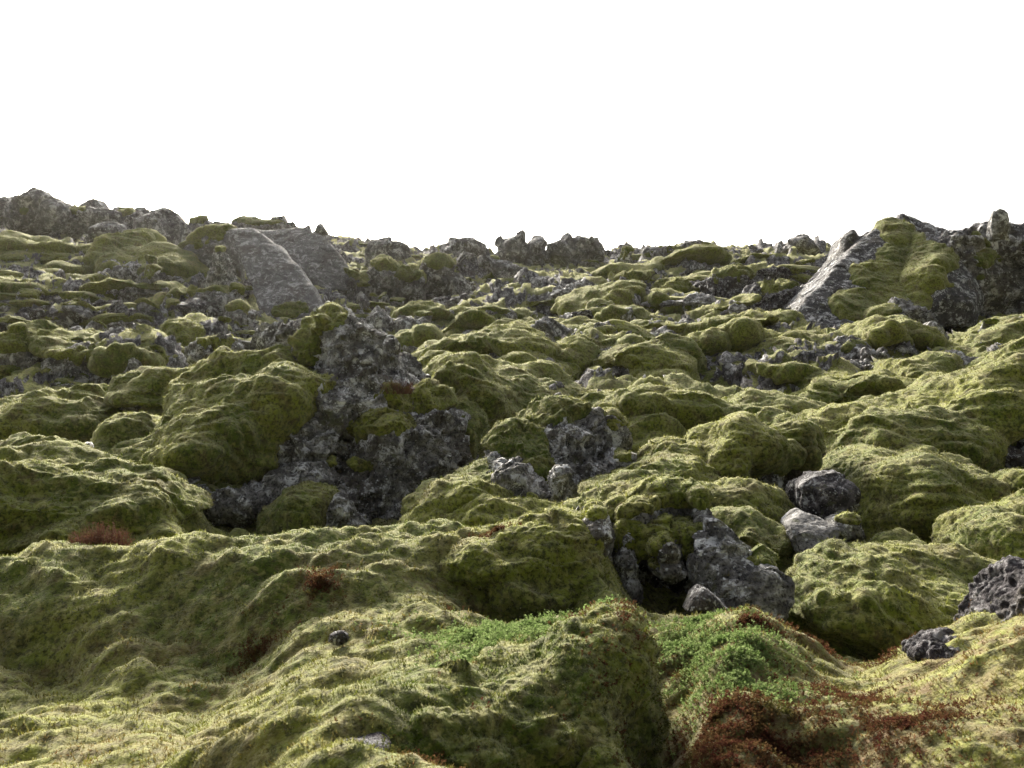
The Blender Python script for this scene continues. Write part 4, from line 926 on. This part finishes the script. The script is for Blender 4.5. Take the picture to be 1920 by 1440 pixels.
# zone: pixel box on the slope, distance range, count, size range, label, group
def ray_ground(px, py):
    """first point where the sight line through this pixel meets the hillside"""
    ds = np.exp(np.linspace(math.log(8), math.log(66), 260))
    x = (px - 960) / F_PX * ds; z = CAM_Z + (720 - py) / F_PX * ds
    g = ground_z(x, ds)
    k = np.nonzero(g > z)[0]
    return None if len(k) == 0 else (x[k[0]], ds[k[0]], g[k[0]])
ZONES = [
 ((90, 575, 480, 700), 34, (16, 44), 'dark lava block in the shaded rubble between the left terraces and the great boulder', 'lava blocks in the shaded rubble left of the great boulder', 'lava_block'),
 ((0, 520, 450, 640), 50, (12, 40), 'small lichened lava stone half sunk in moss on the left slope', 'small lava stones on the left slope', 'lava_stone'),
 ((640, 450, 930, 620), 60, (12, 40), 'ragged lava stone on the steep rubble slope right of the slabs', 'lava stones on the rubble slope right of the slabs', 'lava_stone'),
 ((1110, 480, 1540, 600), 56, (10, 34), 'dark lava stone on the broken right slope', 'lava stones on the broken right slope', 'lava_stone'),
 ((930, 470, 1130, 520), 16, (8, 22), 'small lava stone below the middle of the skyline', 'lava stones below the middle skyline', 'lava_stone'),
 ((0, 640, 300, 760), 9, (12, 26), 'lava stone in the shade below the left terraces', 'lava stones below the left terraces', 'lava_stone'),
 ((1620, 560, 1920, 640), 16, (10, 30), 'lava stone at the foot of the right skyline outcrops', 'lava stones under the right outcrops', 'lava_stone'),
]
for (x0, y0, x1, y1), n, (s0, s1), lab, grp, nm in ZONES:
    for k in range(n):
        px = random.uniform(x0, x1); py = random.uniform(y0, y1)
        h = ray_ground(px, py)
        if h is None: continue
        x, d, z = h
        if d > 46: continue
        w = random.uniform(s0, s1) * random.choice((0.7, 1, 1, 1.4)) * d / F_PX * 1.4
        rm, mm = random.choice(PROTO)
        place(rm, mm, x, d, z + w * 0.12, w, nm, lab, grp)

# the crest of the ridge: a row of broken blocks seen against the sky
for k in range(64):
    px = -60 + k * 32 + random.uniform(-14, 14)
    if 1560 < px < 1920: continue
    d = random.uniform(47, 56)
    x = (px - 960) / F_PX * d
    z = float(base_z(np.array([x]), np.array([d]))[0]); w = random.uniform(12, 30) * d / F_PX * 1.4
    rm, mm = random.choice(PROTO)
    place(rm, mm, x, d, z + w * 0.15, w, 'crest_stone', 'small broken block on the crest of the ridge against the sky', 'broken blocks along the crest of the ridge', 0.5)
# moss hummocks between the stones
HUM = [((0, 490, 480, 640), 26, (20, 60), 'low moss hummock between the stones of the left slope', 'moss hummocks of the left slope'),
       ((660, 480, 940, 640), 24, (16, 44), 'low moss hummock on the rubble slope right of the slabs', 'moss hummocks of the rubble slope'),
       ((1000, 480, 1560, 610), 22, (26, 70), 'low moss hummock on the broken right slope', 'moss hummocks of the right slope'),
       ((620, 640, 800, 700), 5, (20, 40), 'low moss hummock behind the great boulder', 'moss hummocks behind the great boulder'),
       ((1000, 600, 1560, 700), 6, (30, 70), 'low moss hummock in the middle of the slope', 'moss hummocks in the middle of the slope')]
for (x0, y0, x1, y1), n, (s0, s1), lab, grp in HUM:
    for k in range(n):
        px = random.uniform(x0, x1); py = random.uniform(y0, y1)
        h = ray_ground(px, py)
        if h is None or h[1] > 48: continue
        x, d, z = h
        w = random.uniform(s0, s1) * d / F_PX * 0.75
        mo_, ro_ = random.choice(MPROTO)
        o = bpy.data.objects.new('moss_hummock', mo_); COL.objects.link(o)
        c_ = bpy.data.objects.new('rock', ro_); COL.objects.link(c_); c_.parent = o
        o.location = (x, d, z + 0.05 * w); o.rotation_euler = (random.uniform(-.15, .15), random.uniform(-.15, .15), random.uniform(-.7, .7))
        o.scale = (w * random.uniform(1.1, 2.2), w * random.uniform(.9, 1.4), w * random.uniform(.5, .95))
        tag(o, lab, 'moss hummock', grp)

# ================================================================== plants
DG = bpy.context.evaluated_depsgraph_get(); DG.update()
def drop(x, y, zt=None):
    """surface under (x, y), looking straight down"""
    ok, p, n, i, ob, mx = S.ray_cast(DG, Vector((x, y, (CAM_Z + 8) if zt is None else zt)), Vector((0, 0, -1)))
    return (p, n) if ok else (None, None)

def leaf_patch(name, label, cat, spots, n, size, mat, tall=0.03, kind='stuff', twig=False):
    """sprigs of tiny leaves; spots: (px, py, d, rx_m, ry_m, weight)"""
    V = []; T = []
    ws = [s[5] * s[3] * s[4] for s in spots]; tot = sum(ws)
    for s, w in zip(spots, ws):
        c = at(*s[:3])
        for k in range(int(n * w / tot)):
            a = random.uniform(0, 6.283); q = abs(random.gauss(0, 0.62))
            q = q * (1 + 0.35 * math.sin(a * 3 + s[0]) + 0.2 * math.sin(a * 7 + s[1]))
            x = c[0] + s[3] * q * math.cos(a); y = c[1] + s[4] * q * math.sin(a)
            dn = perlin(np.array([[x * 9, y * 9, 3.0]]))[0] + random.gauss(0, 0.22)
            if dn < -0.08: continue
            p, nn = drop(x, y)
            if p is None: continue
            p = np.array(p); nn = np.array(nn)
            up = nn * 0.6 + np.array([random.gauss(0, .35), random.gauss(0, .35), 0.8]); up /= np.linalg.norm(up)
            h = tall * random.uniform(.5, 1.4)
            for l in range(9):
                t = (l + 1) / 9
                b = p + up * h * t
                dr = np.array([random.gauss(0, 1), random.gauss(0, 1), random.uniform(.1, 1.0)]); dr /= np.linalg.norm(dr)
                sd = np.cross(dr, [random.gauss(0, 1) for _ in range(3)]); sd /= np.linalg.norm(sd) + 1e-6
                L = size * random.uniform(.6, 1.3)
                i = len(V)
                V += [b, b + dr * L * .5 + sd * L * .28, b + dr * L, b + dr * L * .5 - sd * L * .28]
                T.append((i, i + 1, i + 2, i + 3))
    me = mesh_from(name, np.array(V), np.array(T), [mat], smooth=False)
    o = bpy.data.objects.new(name, me); COL.objects.link(o)
    return tag(o, label, cat, kind=kind)
leaf_patch('crowberry_patch', 'bright green creeping plants on the slope at the left of the pale moss ridge nose', 'plant patch',
           [(930, 1170, 4.1, 0.28, 0.32, 1), (1010, 1158, 4.25, 0.24, 0.32, 1), (880, 1210, 3.75, 0.12, 0.16, .8), (1090, 1150, 4.1, 0.2, 0.28, .7), (1130, 1150, 3.85, 0.12, 0.2, .5)], 8500, 0.011, M_GREEN, 0.026)
leaf_patch('crowberry_patch', 'bright green creeping plants mixed with red heath right of the dark crevice', 'plant patch',
           [(1260, 1185, 4.25, 0.20, 0.22, .7), (1340, 1215, 4.0, 0.20, 0.26, .8), (1400, 1240, 3.8, 0.17, 0.22, .7), (1430, 1290, 3.5, 0.14, 0.16, .5), (1300, 1160, 4.5, 0.2, 0.15, .4), (1380, 1265, 3.6, .25, .25, .4)], 6000, 0.010, M_GREEN, 0.022)
leaf_patch('red_heath', 'rust red low heath covering the slope below the green plants at right', 'heath',
           [(1340, 1340, 3.3, 0.50, 0.50, .34), (1700, 1370, 3.05, .5, .3, .2), (1520, 1420, 2.9, .4, .3, .35), (1450, 1380, 3.1, 0.36, 0.40, .6), (1300, 1430, 2.95, 0.2, 0.25, .9), (1590, 1290, 3.55, 0.2, 0.28, .5), (1280, 1210, 4.0, .12, .2, .5), (1400, 1190, 4.2, .3, .2, .35)], 15000, 0.008, M_RED, 0.016)
leaf_patch('red_heath', 'rust red heath sprigs growing over the bottom edge beside the flat grey stone', 'heath', [(810, 1430, 2.62, 0.12, 0.10, 1)], 800, 0.008, M_RED, 0.02)
leaf_patch('red_heath', 'thin rust red heath strip along the dip before the broad moss mound', 'heath', [(1540, 1222, 4.3, 0.22, 0.06, 1), (1700, 1205, 4.3, .2, .07, .8)], 900, 0.009, M_RED, 0.025)
leaf_patch('red_heath', 'rust red heath sprigs in the shaded bank of the left hollow', 'heath', [(600, 1095, 4.85, 0.13, 0.14, 1), (480, 1170, 4.6, .16, .1, .5), (880, 1125, 4.8, .12, .08, .8), (930, 1000, 5.4, .12, .05, .8)], 1300, 0.009, M_RED, 0.022)

def shrub(label, px, py, d, w, h, n, name='heather_shrub', cat='shrub'):
    c = at(px, py, d); p, _ = drop(c[0], c[1])
    root = bpy.data.objects.new(name, None); COL.objects.link(root); tag(root, label, cat)
    z0 = (p.z if p is not None else c[2]) - 0.01
    root.location = (c[0], c[1], z0)
    V = []; T = []; LV = []; LT = []
    for k in range(n):
        a = random.uniform(0, 6.28); q = math.sqrt(random.random())
        b = np.array([w * .55 * q * math.cos(a), w * .4 * q * math.sin(a), 0.0])
        dr = np.array([b[0] / w * 1.1 + random.gauss(0, .25), b[1] / w + random.gauss(0, .25), 1.0]); dr /= np.linalg.norm(dr)
        L = h * random.uniform(.5, 1.1) * (1 - .45 * q)
        pr = b
        for s_ in range(3):
            nx = pr + dr * L / 3; dr = dr + np.array([random.gauss(0, .25), random.gauss(0, .25), 0]); dr /= np.linalg.norm(dr)
            tw = 0.0022 * (1 - s_ * .25)
            for ax in (np.array([1, 0, 0]), np.array([0, 1, 0])):
                i = len(V); V += [pr - ax * tw, pr + ax * tw, nx + ax * tw * .6, nx - ax * tw * .6]; T.append((i, i + 1, i + 2, i + 3))
            for l in range(5):
                bb = pr + (nx - pr) * random.random(); e = np.array([random.gauss(0, 1), random.gauss(0, 1), random.uniform(0, 1)]); e /= np.linalg.norm(e)
                sd = np.cross(e, [0, 0, 1.0]); LL = 0.014 * random.uniform(.6, 1.4)
                i = len(LV); LV += [bb, bb + e * LL * .5 + sd * LL * .2, bb + e * LL, bb + e * LL * .5 - sd * LL * .2]; LT.append((i, i + 1, i + 2, i + 3))
            pr = nx
    o = bpy.data.objects.new('branches', mesh_from('branches', np.array(V), np.array(T), [M_TWIG], smooth=False)); COL.objects.link(o); o.parent = root
    o = bpy.data.objects.new('foliage', mesh_from('foliage', np.array(LV), np.array(LT), [M_RED2], smooth=False)); COL.objects.link(o); o.parent = root
M_RED2 = make_leafy('dry_heather', (0.20, 0.075, 0.045), (0.15, 0.085, 0.05), (0.22, 0.14, 0.10), trans=0.3)
shrub('reddish brown heather shrub on the moss bank at left', 188, 1010, 5.75, 0.24, 0.22, 420)
shrub('small rusty heather tuft on the right shoulder of the great boulder', 745, 735, 9.6, 0.25, 0.2, 120)
shrub('small rusty tuft between the great boulder and the wedge rock', 880, 880, 8.9, 0.3, 0.16, 120)
print('FIBRES', FIBRES[0])

# ================================================================== the air: thin sunlit haze over the slope
def build_haze():
    m = bpy.data.materials.new('haze'); m.use_nodes = True; t = m.node_tree; t.nodes.clear()
    v = t.nodes.new('ShaderNodeVolumePrincipled'); v.inputs['Color'].default_value = (1.0, 0.95, 0.88, 1)
    v.inputs['Density'].default_value = 0.00013; v.inputs['Anisotropy'].default_value = 0.75
    o_ = t.nodes.new('ShaderNodeOutputMaterial'); t.links.new(v.outputs[0], o_.inputs['Volume'])
    bm = bmesh.new(); bmesh.ops.create_cube(bm, size=1.0)
    for w in bm.verts: w.co = Vector((w.co.x * 1900, w.co.y * 1900, -95 if w.co.z < 0 else 16))
    me = bpy.data.meshes.new('haze'); bm.to_mesh(me); bm.free(); me.materials.append(m)
    o = bpy.data.objects.new('haze', me); COL.objects.link(o)
    tag(o, 'thin pale haze in front of the low sun over the ridge', 'haze', kind='stuff')
build_haze()
